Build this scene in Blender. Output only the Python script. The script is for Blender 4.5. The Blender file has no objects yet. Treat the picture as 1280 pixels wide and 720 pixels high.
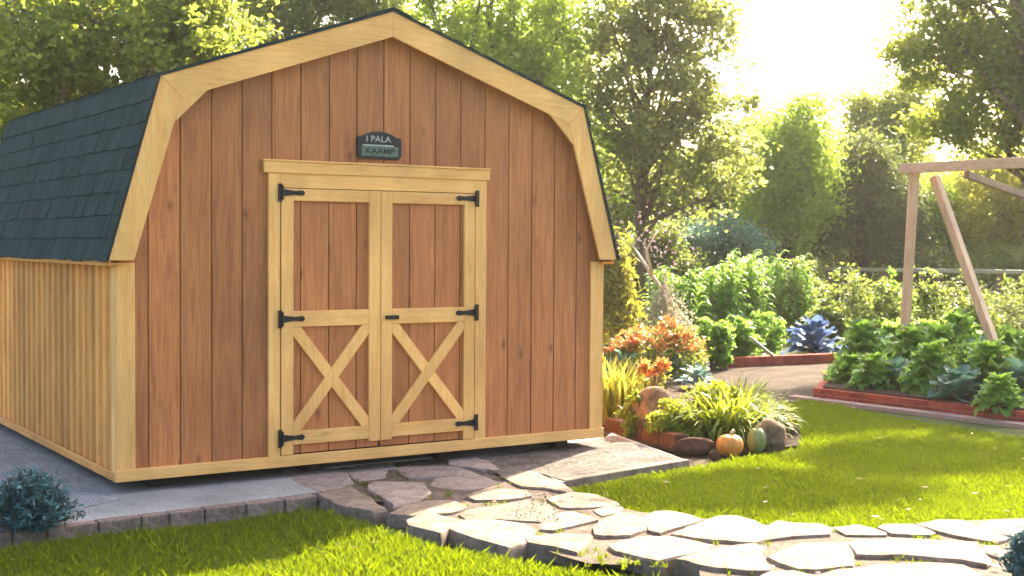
import bpy, math, random
import numpy as np
from mathutils import Vector, Matrix
C = bpy.context.scene.collection
R = math.radians
# ------------------------------------------------------------------ camera
F_PX, PITCH, ROLL, EYE = 1655.54, .033, -.0061, 1.65
cr_, sr_ = math.cos(ROLL), math.sin(ROLL)
RX = Vector((1, 0, 0)); DV = Vector((0, math.cos(PITCH), -math.sin(PITCH))); UV = Vector((0, math.sin(PITCH), math.cos(PITCH)))
cam_right = RX*cr_ - UV*sr_
cam_up = RX*sr_ + UV*cr_
cd = bpy.data.cameras.new('camera'); cam = bpy.data.objects.new('camera', cd); C.objects.link(cam)
cd.sensor_width = 36; cd.lens = 36*F_PX/1280; cd.clip_start = .1; cd.clip_end = 3000
m = Matrix((cam_right, cam_up, -DV)).transposed().to_4x4(); m.translation = (0, 0, EYE)
cam.matrix_world = m
cd.dof.use_dof = True; cd.dof.focus_distance = 9.4; cd.dof.aperture_fstop = 4.0
bpy.context.scene.camera = cam
# ------------------------------------------------------------------ sky, sun, exposure
SUN_AZ, SUN_EL = R(27), R(35)
w = bpy.data.worlds.new('World'); bpy.context.scene.world = w; w.use_nodes = True
nt = w.node_tree; nt.nodes.clear()
sky = nt.nodes.new('ShaderNodeTexSky'); sky.sky_type = 'NISHITA'; sky.sun_disc = False
sky.sun_elevation = SUN_EL; sky.sun_rotation = SUN_AZ; sky.dust_density = 7.0; sky.air_density = .7; sky.ozone_density = .4; sky.altitude = 0
bg = nt.nodes.new('ShaderNodeBackground'); bg.inputs['Strength'].default_value = .135
wo = nt.nodes.new('ShaderNodeOutputWorld'); nt.links.new(sky.outputs[0], bg.inputs[0]); nt.links.new(bg.outputs[0], wo.inputs[0])
sl = bpy.data.lights.new('sun', 'SUN'); sl.energy = 5.0; sl.angle = R(.6); sl.color = (1, .88, .66)
so = bpy.data.objects.new('sun', sl); C.objects.link(so)
sdir = Vector((math.sin(SUN_AZ)*math.cos(SUN_EL), math.cos(SUN_AZ)*math.cos(SUN_EL), math.sin(SUN_EL)))
so.rotation_euler = sdir.to_track_quat('Z', 'Y').to_euler(); so.location = (10, 20, 20)
vs = bpy.context.scene.view_settings
vs.view_transform = 'Standard'; vs.look = 'None'; vs.gamma = 1; vs.use_curve_mapping = False
vs.exposure = 2.5
cy_ = bpy.context.scene.cycles
cy_.max_bounces = 8; cy_.transparent_max_bounces = 8; cy_.volume_bounces = 0
GZ = -.052                                                   # lawn level; the pad and the stones' tops are at 0

def ray(px, py):
    a, b = px-640, 360-py
    return DV*F_PX + RX*(cr_*a+sr_*b) + UV*(-sr_*a+cr_*b)
def G(px, py, z=0.0):
    r = ray(px, py); t = (z-EYE)/r.z
    return Vector((t*r.x, t*r.y, z))
def AT(px, py, depth):
    r = ray(px, py); t = depth/r.y
    return Vector((t*r.x, depth, EYE+t*r.z))
# ------------------------------------------------------------------ materials
def newmat(name):
    mt = bpy.data.materials.new(name); mt.use_nodes = True; n = mt.node_tree; n.nodes.clear()
    out = n.nodes.new('ShaderNodeOutputMaterial'); b = n.nodes.new('ShaderNodeBsdfPrincipled')
    n.links.new(b.outputs[0], out.inputs[0]); return mt, n, b, out
def ramp(n, stops, fac=None):
    r = n.nodes.new('ShaderNodeValToRGB'); e = r.color_ramp.elements
    e[0].position, e[0].color = stops[0][0], (*stops[0][1], 1)
    e[1].position, e[1].color = stops[-1][0], (*stops[-1][1], 1)
    for p, c in stops[1:-1]:
        x = e.new(p); x.color = (*c, 1)
    if fac: n.links.new(fac, r.inputs[0])
    return r
def coords(n, scale=(1, 1, 1), space='Object'):
    tc = n.nodes.new('ShaderNodeTexCoord'); mp = n.nodes.new('ShaderNodeMapping'); mp.inputs['Scale'].default_value = scale
    n.links.new(tc.outputs[space], mp.inputs[0]); return mp
def noise(n, vec, scale, detail=4, rough=.6, dist=0):
    t = n.nodes.new('ShaderNodeTexNoise'); t.inputs['Scale'].default_value = scale; t.inputs['Detail'].default_value = detail
    t.inputs['Roughness'].default_value = rough; t.inputs['Distortion'].default_value = dist
    n.links.new(vec.outputs[0], t.inputs['Vector']); return t
def mix(n, a, b, fac, mode='MIX'):
    x = n.nodes.new('ShaderNodeMix'); x.data_type = 'RGBA'; x.blend_type = mode
    for s, v in ((x.inputs[6], a), (x.inputs[7], b), (x.inputs[0], fac)):
        if hasattr(v, 'links'): n.links.new(v, s)
        elif isinstance(v, tuple): s.default_value = (*v, 1)
        else: s.default_value = v
    return x.outputs[2]
def bump(n, b, height, dist=.005, strength=.6):
    x = n.nodes.new('ShaderNodeBump'); x.inputs['Distance'].default_value = dist; x.inputs['Strength'].default_value = strength
    n.links.new(height, x.inputs['Height']); n.links.new(x.outputs[0], b.inputs['Normal'])
def island(n):
    g = n.nodes.new('ShaderNodeNewGeometry'); return g.outputs['Random Per Island']

def wood(name, c0, c1, c2, knots=.6, grain=(9, 9, .55), var=.25, axis='z', rough=.6):
    mt, n, b, out = newmat(name)
    g = grain if axis == 'z' else ((.55, 9, 9) if axis == 'x' else (9, .55, 9))
    tc = n.nodes.new('ShaderNodeTexCoord')
    off = n.nodes.new('ShaderNodeVectorMath'); off.operation = 'MULTIPLY_ADD'
    isl = island(n)
    cmb = n.nodes.new('ShaderNodeCombineXYZ')
    for i in range(3): n.links.new(isl, cmb.inputs[i])
    n.links.new(cmb.outputs[0], off.inputs[0]); off.inputs[1].default_value = (7.3, 5.1, 9.7); n.links.new(tc.outputs['Object'], off.inputs[2])
    mp = n.nodes.new('ShaderNodeMapping'); mp.inputs['Scale'].default_value = g; n.links.new(off.outputs[0], mp.inputs[0])
    n1 = noise(n, mp, 3.2, 6, .62, 1.2)
    mp2 = n.nodes.new('ShaderNodeMapping'); mp2.inputs['Scale'].default_value = tuple(k*4 for k in g); n.links.new(off.outputs[0], mp2.inputs[0])
    n2 = noise(n, mp2, 5, 5, .7)
    mp3 = n.nodes.new('ShaderNodeMapping'); mp3.inputs['Scale'].default_value = (1.4, 1.4, .8); n.links.new(off.outputs[0], mp3.inputs[0])
    n3 = noise(n, mp3, 1.6, 3, .5)
    col = ramp(n, [(.3, c0), (.5, c1), (.72, c2)], n1.outputs[0]).outputs[0]
    fine = ramp(n, [(.3, (.84, .82, .80)), (.6, (1.04, 1.04, 1.04))], n2.outputs[0]).outputs[0]
    col = mix(n, col, fine, 1.0, 'MULTIPLY')
    blot = ramp(n, [(.3, (.72, .68, .66)), (.7, (1.15, 1.14, 1.12))], n3.outputs[0]).outputs[0]
    col = mix(n, col, blot, .75, 'MULTIPLY')
    bv = ramp(n, [(0, (1-var, 1-var, 1-var)), (1, (1+var*.7, 1+var*.65, 1+var*.6))], isl).outputs[0]
    col = mix(n, col, bv, 1.0, 'MULTIPLY')
    if knots:
        ks = {'z': (5.2, .02, 2.5), 'x': (2.4, .02, 5.2), 'y': (.02, 2.4, 5.2)}[axis]
        mk = n.nodes.new('ShaderNodeMapping'); mk.inputs['Scale'].default_value = ks; n.links.new(off.outputs[0], mk.inputs[0])
        wn = noise(n, mp3, 9, 2, .5)
        vm = n.nodes.new('ShaderNodeVectorMath'); vm.operation = 'MULTIPLY_ADD'
        n.links.new(wn.outputs[1], vm.inputs[0]); vm.inputs[1].default_value = (.14, 0, .09); n.links.new(mk.outputs[0], vm.inputs[2])
        v = n.nodes.new('ShaderNodeTexVoronoi'); v.inputs['Scale'].default_value = 1.0; n.links.new(vm.outputs[0], v.inputs['Vector'])
        kr = ramp(n, [(.0, (1, 1, 1)), (.05, (.8, .8, .8)), (.10, (.25, .25, .25)), (.17, (0, 0, 0))], v.outputs['Distance']).outputs[0]
        ko = kr
        mu = n.nodes.new('ShaderNodeMath'); mu.operation = 'MULTIPLY'; mu.inputs[1].default_value = knots; n.links.new(ko, mu.inputs[0])
        col = mix(n, col, tuple(x*.3 for x in c0), mu.outputs[0])
    n.links.new(col, b.inputs['Base Color']); b.inputs['Roughness'].default_value = rough
    bump(n, b, n2.outputs[0], .004, .5)
    return mt
def rough_mat(name, stops, scale, stops2=None, scale2=40, rough=.9, bd=.01, isl_var=0, space='Object', spec=.06):
    mt, n, b, out = newmat(name); mp = coords(n, (1, 1, 1), space)
    n1 = noise(n, mp, scale, 6, .65, .3); col = ramp(n, stops, n1.outputs[0]).outputs[0]
    n2 = noise(n, mp, scale2, 5, .7)
    if stops2: col = mix(n, col, ramp(n, stops2, n2.outputs[0]).outputs[0], 1.0, 'MULTIPLY')
    if isl_var:
        oi = n.nodes.new('ShaderNodeObjectInfo')
        for src in (oi.outputs['Random'], island(n)):
            bv = ramp(n, [(0, (1-isl_var,)*3), (1, (1+isl_var, 1+isl_var*.9, 1+isl_var*.8))], src).outputs[0]
            col = mix(n, col, bv, 1.0, 'MULTIPLY')
    n.links.new(col, b.inputs['Base Color']); b.inputs['Roughness'].default_value = rough
    b.inputs['Specular IOR Level'].default_value = spec
    ad = n.nodes.new('ShaderNodeMath'); ad.operation = 'MULTIPLY_ADD'; ad.inputs[1].default_value = .5
    n.links.new(n2.outputs[0], ad.inputs[0]); n.links.new(n1.outputs[0], ad.inputs[2]); bump(n, b, ad.outputs[0], bd, .7)
    return mt
def leafmat(name, cols, trans=(.30, .34, .04), tf=.45, rough=.5, objvar=.0):
    """leaf: reflects green, lets yellow-green light through; colour differs leaf by leaf"""
    mt, n, b, out = newmat(name)
    st = [(i/(len(cols)-1), c) for i, c in enumerate(cols)]
    col = ramp(n, st, island(n)).outputs[0]
    b.inputs['Roughness'].default_value = rough; b.inputs['Specular IOR Level'].default_value = .35
    n.links.new(col, b.inputs['Base Color'])
    t = n.nodes.new('ShaderNodeBsdfTranslucent'); tr = mix(n, col, trans, .7); n.links.new(tr, t.inputs[0])
    ms = n.nodes.new('ShaderNodeMixShader'); ms.inputs[0].default_value = tf
    n.links.new(b.outputs[0], ms.inputs[1]); n.links.new(t.outputs[0], ms.inputs[2]); n.links.new(ms.outputs[0], out.inputs[0])
    return mt
def plain(name, c, rough=.5, metal=0):
    mt, n, b, out = newmat(name); mp = coords(n); n1 = noise(n, mp, 30, 4)
    col = ramp(n, [(.3, tuple(x*.8 for x in c)), (.7, tuple(x*1.2 for x in c))], n1.outputs[0]).outputs[0]
    n.links.new(col, b.inputs['Base Color']); b.inputs['Roughness'].default_value = rough; b.inputs['Metallic'].default_value = metal; return mt

M = {}
M['siding'] = wood('red_cedar_siding', (.36, .118, .032), (.49, .182, .052), (.59, .243, .075), knots=.8, var=.2)
M['trim_z'] = wood('pale_pine_upright', (.84, .43, .11), (.92, .52, .155), (.95, .60, .21), knots=.35, var=.08)
M['trim_x'] = wood('pale_pine_level', (.84, .43, .11), (.92, .52, .155), (.95, .60, .21), knots=.35, var=.08, axis='x')
M['ribs'] = wood('golden_side_siding', (.66, .27, .05), (.80, .38, .085), (.86, .46, .12), knots=.2, var=.2)
M['ribs_y'] = wood('golden_eave_board', (.66, .27, .05), (.80, .38, .085), (.86, .46, .12), knots=.2, var=.1, axis='y')
M['shingle'] = rough_mat('slate_green_shingle', [(.3, (.018, .038, .036)), (.7, (.030, .060, .060))], 6, [(.3, (.7, .7, .7)), (.7, (1.3, 1.3, 1.3))], 90, .85, .006, .15)
M['roof_edge'] = plain('dark_roof_edge', (.02, .026, .028), .7)
M['black'] = plain('black_iron', (.012, .012, .014), .45, .3)
M['dark'] = plain('dark_skid_timber', (.03, .022, .018), .9)
M['concrete'] = rough_mat('grey_concrete_pad', [(.25, (.20, .20, .19)), (.5, (.30, .30, .285)), (.75, (.39, .38, .36))], 2.2, [(.35, (.62, .62, .62)), (.6, (1.12, 1.12, 1.12))], 55, .9, .012)
M['pad_rough'] = rough_mat('speckled_mauve_pad_shade_tone', [(.3, (.06, .052, .048)), (.5, (.115, .10, .092)), (.72, (.17, .15, .138))], 4, [(.38, (.45, .42, .42)), (.6, (1.35, 1.3, 1.25))], 28, .9, .012)  # speckled mauve, darkened to carry the tree shade over the right-hand pad
M['gravel'] = rough_mat('dark_fine_gravel', [(.25, (.18, .185, .19)), (.75, (.32, .32, .32))], 3, [(.38, (.45, .45, .45)), (.62, (1.5, 1.5, 1.5))], 85, .95, .02)
M['paver'] = rough_mat('brown_paving_block', [(.3, (.16, .12, .10)), (.7, (.30, .23, .19))], 7, [(.35, (.6, .6, .6)), (.6, (1.15, 1.15, 1.15))], 40, .9, .012, .15)
M['stone'] = rough_mat('pale_flagstone', [(.3, (.125, .094, .070)), (.48, (.20, .158, .122)), (.7, (.27, .217, .172))], 5, [(.3, (.62, .58, .55)), (.55, (1.08, 1.08, 1.08))], 22, .85, .014, .10, 'Object')
M['stone_dk'] = rough_mat('mauve_flagstone', [(.28, (.19, .148, .128)), (.5, (.28, .225, .198)), (.72, (.36, .295, .26))], 6, [(.3, (.6, .58, .56)), (.55, (1.1, 1.1, 1.1))], 24, .85, .014, .12)
M['brick'] = rough_mat('red_brick', [(.3, (.20, .045, .03)), (.7, (.34, .09, .06))], 9, [(.3, (.7, .7, .7)), (.6, (1.15, 1.1, 1.1))], 50, .85, .008, .2)
M['old_brick'] = rough_mat('weathered_dark_brick', [(.3, (.06, .03, .02)), (.7, (.14, .07, .05))], 8, [(.3, (.6, .6, .6)), (.6, (1.2, 1.15, 1.1))], 40, .9, .01, .2)
M['mortar'] = rough_mat('pinkish_mortar_strip', [(.3, (.26, .19, .17)), (.7, (.38, .28, .25))], 10, None, 60, .95, .008)
M['joint'] = rough_mat('brown_joint_soil', [(.3, (.07, .052, .042)), (.7, (.17, .13, .105))], 8, [(.35, (.5, .5, .5)), (.6, (1.3, 1.3, 1.3))], 60, .95, .02)
M['soil'] = rough_mat('garden_soil', [(.3, (.028, .02, .014)), (.7, (.085, .06, .042))], 5, [(.35, (.5, .5, .5)), (.6, (1.4, 1.4, 1.4))], 45, .95, .03)
M['mulch'] = rough_mat('tan_garden_path_gravel', [(.3, (.035, .024, .018)), (.55, (.07, .05, .036)), (.75, (.12, .088, .065))], 2.5, [(.35, (.55, .5, .5)), (.6, (1.2, 1.2, 1.2))], 30, .95, .03)
M['ground'] = rough_mat('rough_green_ground', [(.3, (.03, .045, .015)), (.7, (.075, .09, .03))], .6, [(.3, (.6, .6, .6)), (.6, (1.2, 1.2, 1.2))], 8, .95, .05)
M['turf'] = rough_mat('turf_soil_under_grass', [(.3, (.03, .055, .012)), (.7, (.06, .10, .02))], 4, None, 50, .95, .02)
M['bark'] = rough_mat('grey_brown_bark', [(.3, (.09, .07, .05)), (.7, (.20, .16, .12))], 6, [(.3, (.5, .5, .5)), (.6, (1.2, 1.2, 1.2))], 25, .95, .03)
M['boulder'] = rough_mat('brown_garden_boulder', [(.3, (.13, .08, .045)), (.5, (.22, .15, .09)), (.75, (.32, .23, .15))], 3.5, [(.3, (.55, .52, .5)), (.6, (1.15, 1.15, 1.15))], 18, .9, .03)
M['pink_wood'] = wood('weathered_pinkish_timber', (.52, .33, .18), (.66, .45, .27), (.76, .56, .37), knots=.4, var=.1)
M['pink_wood_x'] = wood('weathered_pinkish_beam', (.52, .34, .20), (.66, .46, .29), (.76, .56, .38), knots=.4, var=.1, axis='x')
M['old_rail'] = wood('grey_fence_rail', (.36, .33, .24), (.50, .46, .34), (.6, .56, .42), knots=.2, var=.1, axis='x')
M['rust_post'] = wood('brown_fence_post', (.16, .10, .06), (.24, .15, .09), (.32, .2, .13), knots=.2, var=.1)

def patchy(mt, c, scale):
    n = mt.node_tree; b = next(x for x in n.nodes if x.type == 'BSDF_PRINCIPLED'); l = b.inputs['Base Color'].links[0].from_socket
    t = noise(n, coords(n), scale, 3, .6); f = ramp(n, [(.45, (0, 0, 0)), (.68, (.75, .75, .75))], t.outputs[0])
    n.links.new(mix(n, l, c, f.outputs[0]), b.inputs['Base Color'])
M['grass'] = leafmat('lawn_blades', [(.002, .022, .003), (.004, .034, .004), (.010, .048, .005), (.03, .065, .010)], (.27, .34, .003), .5, .5)
patchy(M['grass'], (.045, .07, .012), 1.6)
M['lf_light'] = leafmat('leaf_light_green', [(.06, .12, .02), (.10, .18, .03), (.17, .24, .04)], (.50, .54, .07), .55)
M['lf_mid'] = leafmat('leaf_mid_green', [(.035, .08, .022), (.065, .13, .03), (.11, .17, .04)], (.36, .42, .07), .5)
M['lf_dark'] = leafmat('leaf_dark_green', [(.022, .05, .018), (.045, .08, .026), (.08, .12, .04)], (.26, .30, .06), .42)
M['lf_olive'] = leafmat('leaf_olive', [(.06, .11, .03), (.11, .16, .04), (.17, .21, .06)], (.46, .50, .10), .52)
M['lf_yellow'] = leafmat('leaf_yellow_green', [(.12, .16, .02), (.20, .23, .03), (.30, .28, .05)], (.55, .50, .06), .5)
M['lf_sunny'] = leafmat('leaf_sunlit_green', [(.08, .17, .02), (.14, .25, .03), (.24, .33, .05)], (.55, .68, .07), .6)  # backlit glow of the crowns is put into this lighter leaf colour
M['lf_gold'] = leafmat('leaf_golden', [(.20, .16, .03), (.34, .27, .05), (.42, .34, .10)], (.60, .45, .10), .5)
M['lf_blue'] = leafmat('leaf_blue_green', [(.05, .12, .10), (.09, .19, .15), (.16, .27, .22)], (.20, .38, .22), .35)
M['lf_pale'] = leafmat('leaf_pale_teal', [(.10, .18, .17), (.18, .28, .27), (.30, .40, .37)], (.25, .38, .30), .3)
M['lf_violet'] = leafmat('leaf_violet_blue', [(.035, .085, .19), (.07, .15, .32), (.13, .23, .44)], (.12, .18, .40), .3)
M['lf_bright'] = leafmat('leaf_fresh_green', [(.06, .17, .025), (.11, .28, .04), (.19, .38, .06)], (.40, .60, .07), .5)
M['juniper'] = leafmat('juniper_blue_needles', [(.025, .085, .088), (.045, .14, .145), (.09, .22, .23)], (.08, .16, .14), .15)
M['pale_twig'] = leafmat('leaf_silver_cream', [(.12, .17, .08), (.25, .29, .17), (.42, .42, .30)], (.5, .45, .3), .4)
M['fl_orange'] = leafmat('petals_orange', [(.60, .16, .04), (.70, .26, .07), (.74, .38, .12)], (.75, .35, .1), .35)
M['fl_yellow'] = leafmat('petals_yellow', [(.62, .42, .04), (.70, .52, .08), (.74, .62, .20)], (.75, .6, .1), .35)
M['fl_pink'] = leafmat('petals_pink', [(.40, .26, .30), (.52, .38, .42), (.62, .50, .52)], (.7, .45, .45), .35)
M['dead_leaf'] = leafmat('dry_leaf', [(.14, .08, .03), (.24, .15, .05), (.32, .24, .08)], (.35, .25, .08), .3)
M['pumpkin'] = plain('orange_pumpkin_skin', (.62, .24, .03), .45)
M['squash'] = plain('green_squash_skin', (.22, .26, .07), .5)
M['sign_black'] = plain('sign_black_enamel', (.006, .008, .010), .6)
M['sign_green'] = plain('sign_grey_green_paint', (.09, .15, .11), .4)
M['sign_pale'] = plain('sign_pale_paint', (.34, .38, .36), .5)
M['lf_clump'] = leafmat('leaf_clump_green', [(.07, .14, .012), (.14, .22, .02), (.26, .30, .04)], (.48, .52, .03), .5)
M['straw'] = leafmat('dry_straw', [(.40, .32, .14), (.52, .44, .22), (.60, .54, .34)], (.6, .5, .25), .35)

# ------------------------------------------------------------------ mesh helpers
class MB:
    def __init__(s): s.v = []; s.f = []; s.T = None
    def add(s, vs, fs):
        o = len(s.v)
        for p in vs:
            p = Vector(p); s.v.append(tuple(s.T @ p) if s.T else tuple(p))
        s.f += [tuple(i+o for i in f) for f in fs]
    def box(s, x0, x1, y0, y1, z0, z1):
        s.add([(x0, y0, z0), (x1, y0, z0), (x1, y1, z0), (x0, y1, z0), (x0, y0, z1), (x1, y0, z1), (x1, y1, z1), (x0, y1, z1)],
              [(0, 3, 2, 1), (4, 5, 6, 7), (0, 1, 5, 4), (1, 2, 6, 5), (2, 3, 7, 6), (3, 0, 4, 7)])
    def prism_y(s, poly, y0, y1):                            # polygon in xz, extruded along y
        n = len(poly)
        a = sum(poly[i][0]*poly[(i+1) % n][1]-poly[(i+1) % n][0]*poly[i][1] for i in range(n))
        if a < 0: poly = poly[::-1]
        s.add([(x, y0, z) for x, z in poly]+[(x, y1, z) for x, z in poly],
              [tuple(range(n)), tuple(range(2*n-1, n-1, -1))]+[(i, n+i, n+(i+1) % n, (i+1) % n) for i in range(n)])
    def prism_z(s, poly, z0, z1):                            # polygon in xy, extruded up
        n = len(poly)
        a = sum(poly[i][0]*poly[(i+1) % n][1]-poly[(i+1) % n][0]*poly[i][1] for i in range(n))
        if a < 0: poly = poly[::-1]
        s.add([(p[0], p[1], z0) for p in poly]+[(p[0], p[1], z1) for p in poly],
              [tuple(range(n-1, -1, -1)), tuple(range(n, 2*n))]+[(i, (i+1) % n, n+(i+1) % n, n+i) for i in range(n)])
    def beam(s, a, b, w, h, up=(0, 0, 1)):                   # rectangular bar a->b
        a, b = Vector(a), Vector(b); d = (b-a).normalized(); u = Vector(up)
        if abs(d.dot(u)) > .98: u = Vector((0, 1, 0))
        x = d.cross(u).normalized(); z = x.cross(d).normalized()
        vs = [p+x*(sx*w/2)+z*(sz*h/2) for p in (a, b) for sx, sz in ((-1, -1), (1, -1), (1, 1), (-1, 1))]
        s.add(vs, [(0, 3, 2, 1), (4, 5, 6, 7), (0, 1, 5, 4), (1, 2, 6, 5), (2, 3, 7, 6), (3, 0, 4, 7)])
    def tube(s, pts, rad, n=7):
        pts = [Vector(p) for p in pts]; rings = []
        for i, p in enumerate(pts):
            d = (pts[min(i+1, len(pts)-1)]-pts[max(i-1, 0)]).normalized()
            u = Vector((1, 0, 0)) if abs(d.x) < .9 else Vector((0, 1, 0))
            x = d.cross(u).normalized(); y = d.cross(x)
            r = rad[i]
            rings.append([p+(x*math.cos(2*math.pi*k/n)+y*math.sin(2*math.pi*k/n))*r for k in range(n)])
        vs = [q for r in rings for q in r]; fs = []
        for i in range(len(pts)-1):
            for k in range(n): fs.append((i*n+k, i*n+(k+1) % n, (i+1)*n+(k+1) % n, (i+1)*n+k))
        fs += [tuple(range(n-1, -1, -1)), tuple(range((len(pts)-1)*n, len(pts)*n))]
        s.add(vs, fs)
    def build(s, name, mat, parent=None, loc=None, bevel=0, smooth=False):
        me = bpy.data.meshes.new(name); me.from_pydata([tuple(v) for v in s.v], [], s.f); me.materials.append(mat); me.update()
        o = bpy.data.objects.new(name, me); C.objects.link(o)
        if parent: o.parent = parent
        if loc is not None: o.location = loc
        if bevel:
            b = o.modifiers.new('bevel', 'BEVEL'); b.width = bevel; b.segments = 2; b.limit_method = 'ANGLE'; b.angle_limit = R(40)
        if smooth:
            for p in me.polygons: p.use_smooth = True
        return o
def npmesh(name, verts, k, mat, parent=None, loc=None, faces=None, smooth=False):
    """verts (N*k,3) grouped in k-gons"""
    me = bpy.data.meshes.new(name); nv = len(verts)
    if faces is None: faces = np.arange(nv).reshape(-1, k)
    nf = len(faces)
    me.vertices.add(nv); me.vertices.foreach_set('co', np.ascontiguousarray(verts, dtype=np.float32).ravel())
    me.loops.add(nf*k); me.loops.foreach_set('vertex_index', faces.astype(np.int32).ravel())
    me.polygons.add(nf); me.polygons.foreach_set('loop_start', (np.arange(nf)*k).astype(np.int32))
    me.update(calc_edges=True); me.materials.append(mat)
    if smooth: me.polygons.foreach_set('use_smooth', np.ones(nf, dtype=bool))
    o = bpy.data.objects.new(name, me); C.objects.link(o)
    if parent: o.parent = parent
    if loc is not None: o.location = loc
    return o
def tag(o, label=None, cat=None, group=None, kind=None):
    if label: o['label'] = label
    if cat: o['category'] = cat
    if group: o['group'] = group
    if kind: o['kind'] = kind
    return o
def thing(name, label, cat, loc=(0, 0, 0), rz=0, group=None):
    o = bpy.data.objects.new(name, None); C.objects.link(o); o.location = loc; o.rotation_euler = (0, 0, rz); o.empty_display_size = .2
    return tag(o, label, cat, group)
def struct(o): o['kind'] = 'structure'; return o

# ------------------------------------------------------------------ ground and paving
mb = MB(); mb.add([(-400, -60, GZ-.03), (400, -60, GZ-.03), (400, 700, GZ-.03), (-400, 700, GZ-.03)], [(0, 1, 2, 3)])
struct(mb.build('ground', M['ground']))
def sheet(name, pxpoly, z, mat, thick=0):
    pts = [G(x, y, z) if not isinstance(x, Vector) else x for x, y in pxpoly]
    mb = MB()
    if thick: mb.prism_z(pts, z-thick, z)
    else:
        mb.add([(p.x, p.y, z) for p in pts], [tuple(range(len(pts)))])
    o = mb.build(name, mat)
    if o.data.polygons[0].normal.z < 0 and not thick: o.data.flip_normals()
    return struct(o), pts

YAW = .5812; SC = Vector((-2.5677, 8.6267, 0)); SU = Vector((math.cos(YAW), math.sin(YAW), 0)); SV = Vector((-math.sin(YAW), math.cos(YAW), 0))
def shedpt(u, v, z=0): return SC+SU*u+SV*v+Vector((0, 0, z))
# main pad (left front edge follows the brown edging blocks, right part stops at a pale kerb)
padL0 = G(-160, 686); padL1 = G(398, 615)
pr = [G(700, 603), G(858, 575), G(765, 541)]
pad = [padL0, padL1, G(372, 604), G(352, 590), G(560, 569), G(640, 572), G(672, 588), pr[0], pr[1], pr[2], shedpt(4.3, .4), shedpt(4.3, 4.6), shedpt(-2.6, 4.9), shedpt(-2.8, 0)]
mb = MB(); mb.prism_z([(p.x, p.y) for p in pad], -.16, 0); struct(mb.build('shed_pad', M['concrete']))
g0 = [shedpt(-.05, 4.6), shedpt(-2.5, 4.7), shedpt(-2.62, .2), G(-120, 678), G(84, 640), shedpt(-.05, -.2)]
mb = MB(); mb.prism_z([(p.x, p.y) for p in g0], 0.0005, .006); struct(mb.build('gravel_strip', M['gravel']))
rp = [G(640, 599), G(674, 592), G(706, 601.5), G(855, 574.5), G(766, 545), shedpt(4.1, .3), shedpt(2.6, -.02)]
mb = MB(); mb.prism_z([(p.x, p.y) for p in rp], .0005, .005); struct(mb.build('pad_top', M['pad_rough']))
# pale kerb along the front of the right-hand pad
mb = MB(); a, b = G(703, 601), G(858, 575); d = (b-a).normalized(); nrm = Vector((d.y, -d.x, 0))
mb.prism_z([a+nrm*.035, b+nrm*.035, b-nrm*.05, a-nrm*.05], -.15, .008)
struct(mb.build('pad_kerb', M['stone'], bevel=.008))

# joint soil under the flagstones
path_px = [(400, 626), (360, 603), (345, 590), (345, 575), (560, 560), (640, 560), (676, 588), (706, 611), (772, 634), (800, 640), (860, 646), (960, 656), (1100, 661), (1180, 652), (1420, 640), (1420, 780), (880, 780), (874, 712), (850, 692), (775, 706), (735, 704), (700, 694), (640, 672), (570, 655), (520, 645), (480, 628), (440, 622)]
sheet('path_bed', path_px, -.014, M['joint'])
# the lawns
lawnA = [G(x, y, GZ) for x, y in [(-300, 724), (0, 690), (130, 676), (400, 644), (470, 665), (560, 690), (640, 704), (700, 716), (860, 738), (860, 830), (860, 1050), (-300, 1050)]]
lawnB = [G(x, y, GZ) for x, y in [(708, 614), (860, 587), (935, 574), (1003, 562), (1000, 535), (968, 508), (1015, 503), (1160, 530), (1300, 552), (1500, 580), (1500, 640), (1280, 654), (1180, 660), (1100, 666), (960, 664), (880, 658), (800, 648), (745, 631)]]
for i, L in enumerate((lawnA, lawnB)):
    mb = MB(); mb.prism_z([(p.x, p.y) for p in L], GZ-.025, GZ-.005-.001*i); struct(mb.build('lawn', M['turf']))
sheet('garden_path', [(660, 470), (900, 452), (1060, 445), (1046, 486), (1012, 500), (1010, 508), (968, 512), (1006, 566), (935, 578), (860, 590), (780, 540)], GZ-.008, M['mulch'])
sheet('bed_soil', [(745, 500), (880, 470), (960, 500), (1002, 545), (1000, 556), (930, 566), (850, 566), (745, 540)], GZ+.02, M['soil'])

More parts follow.
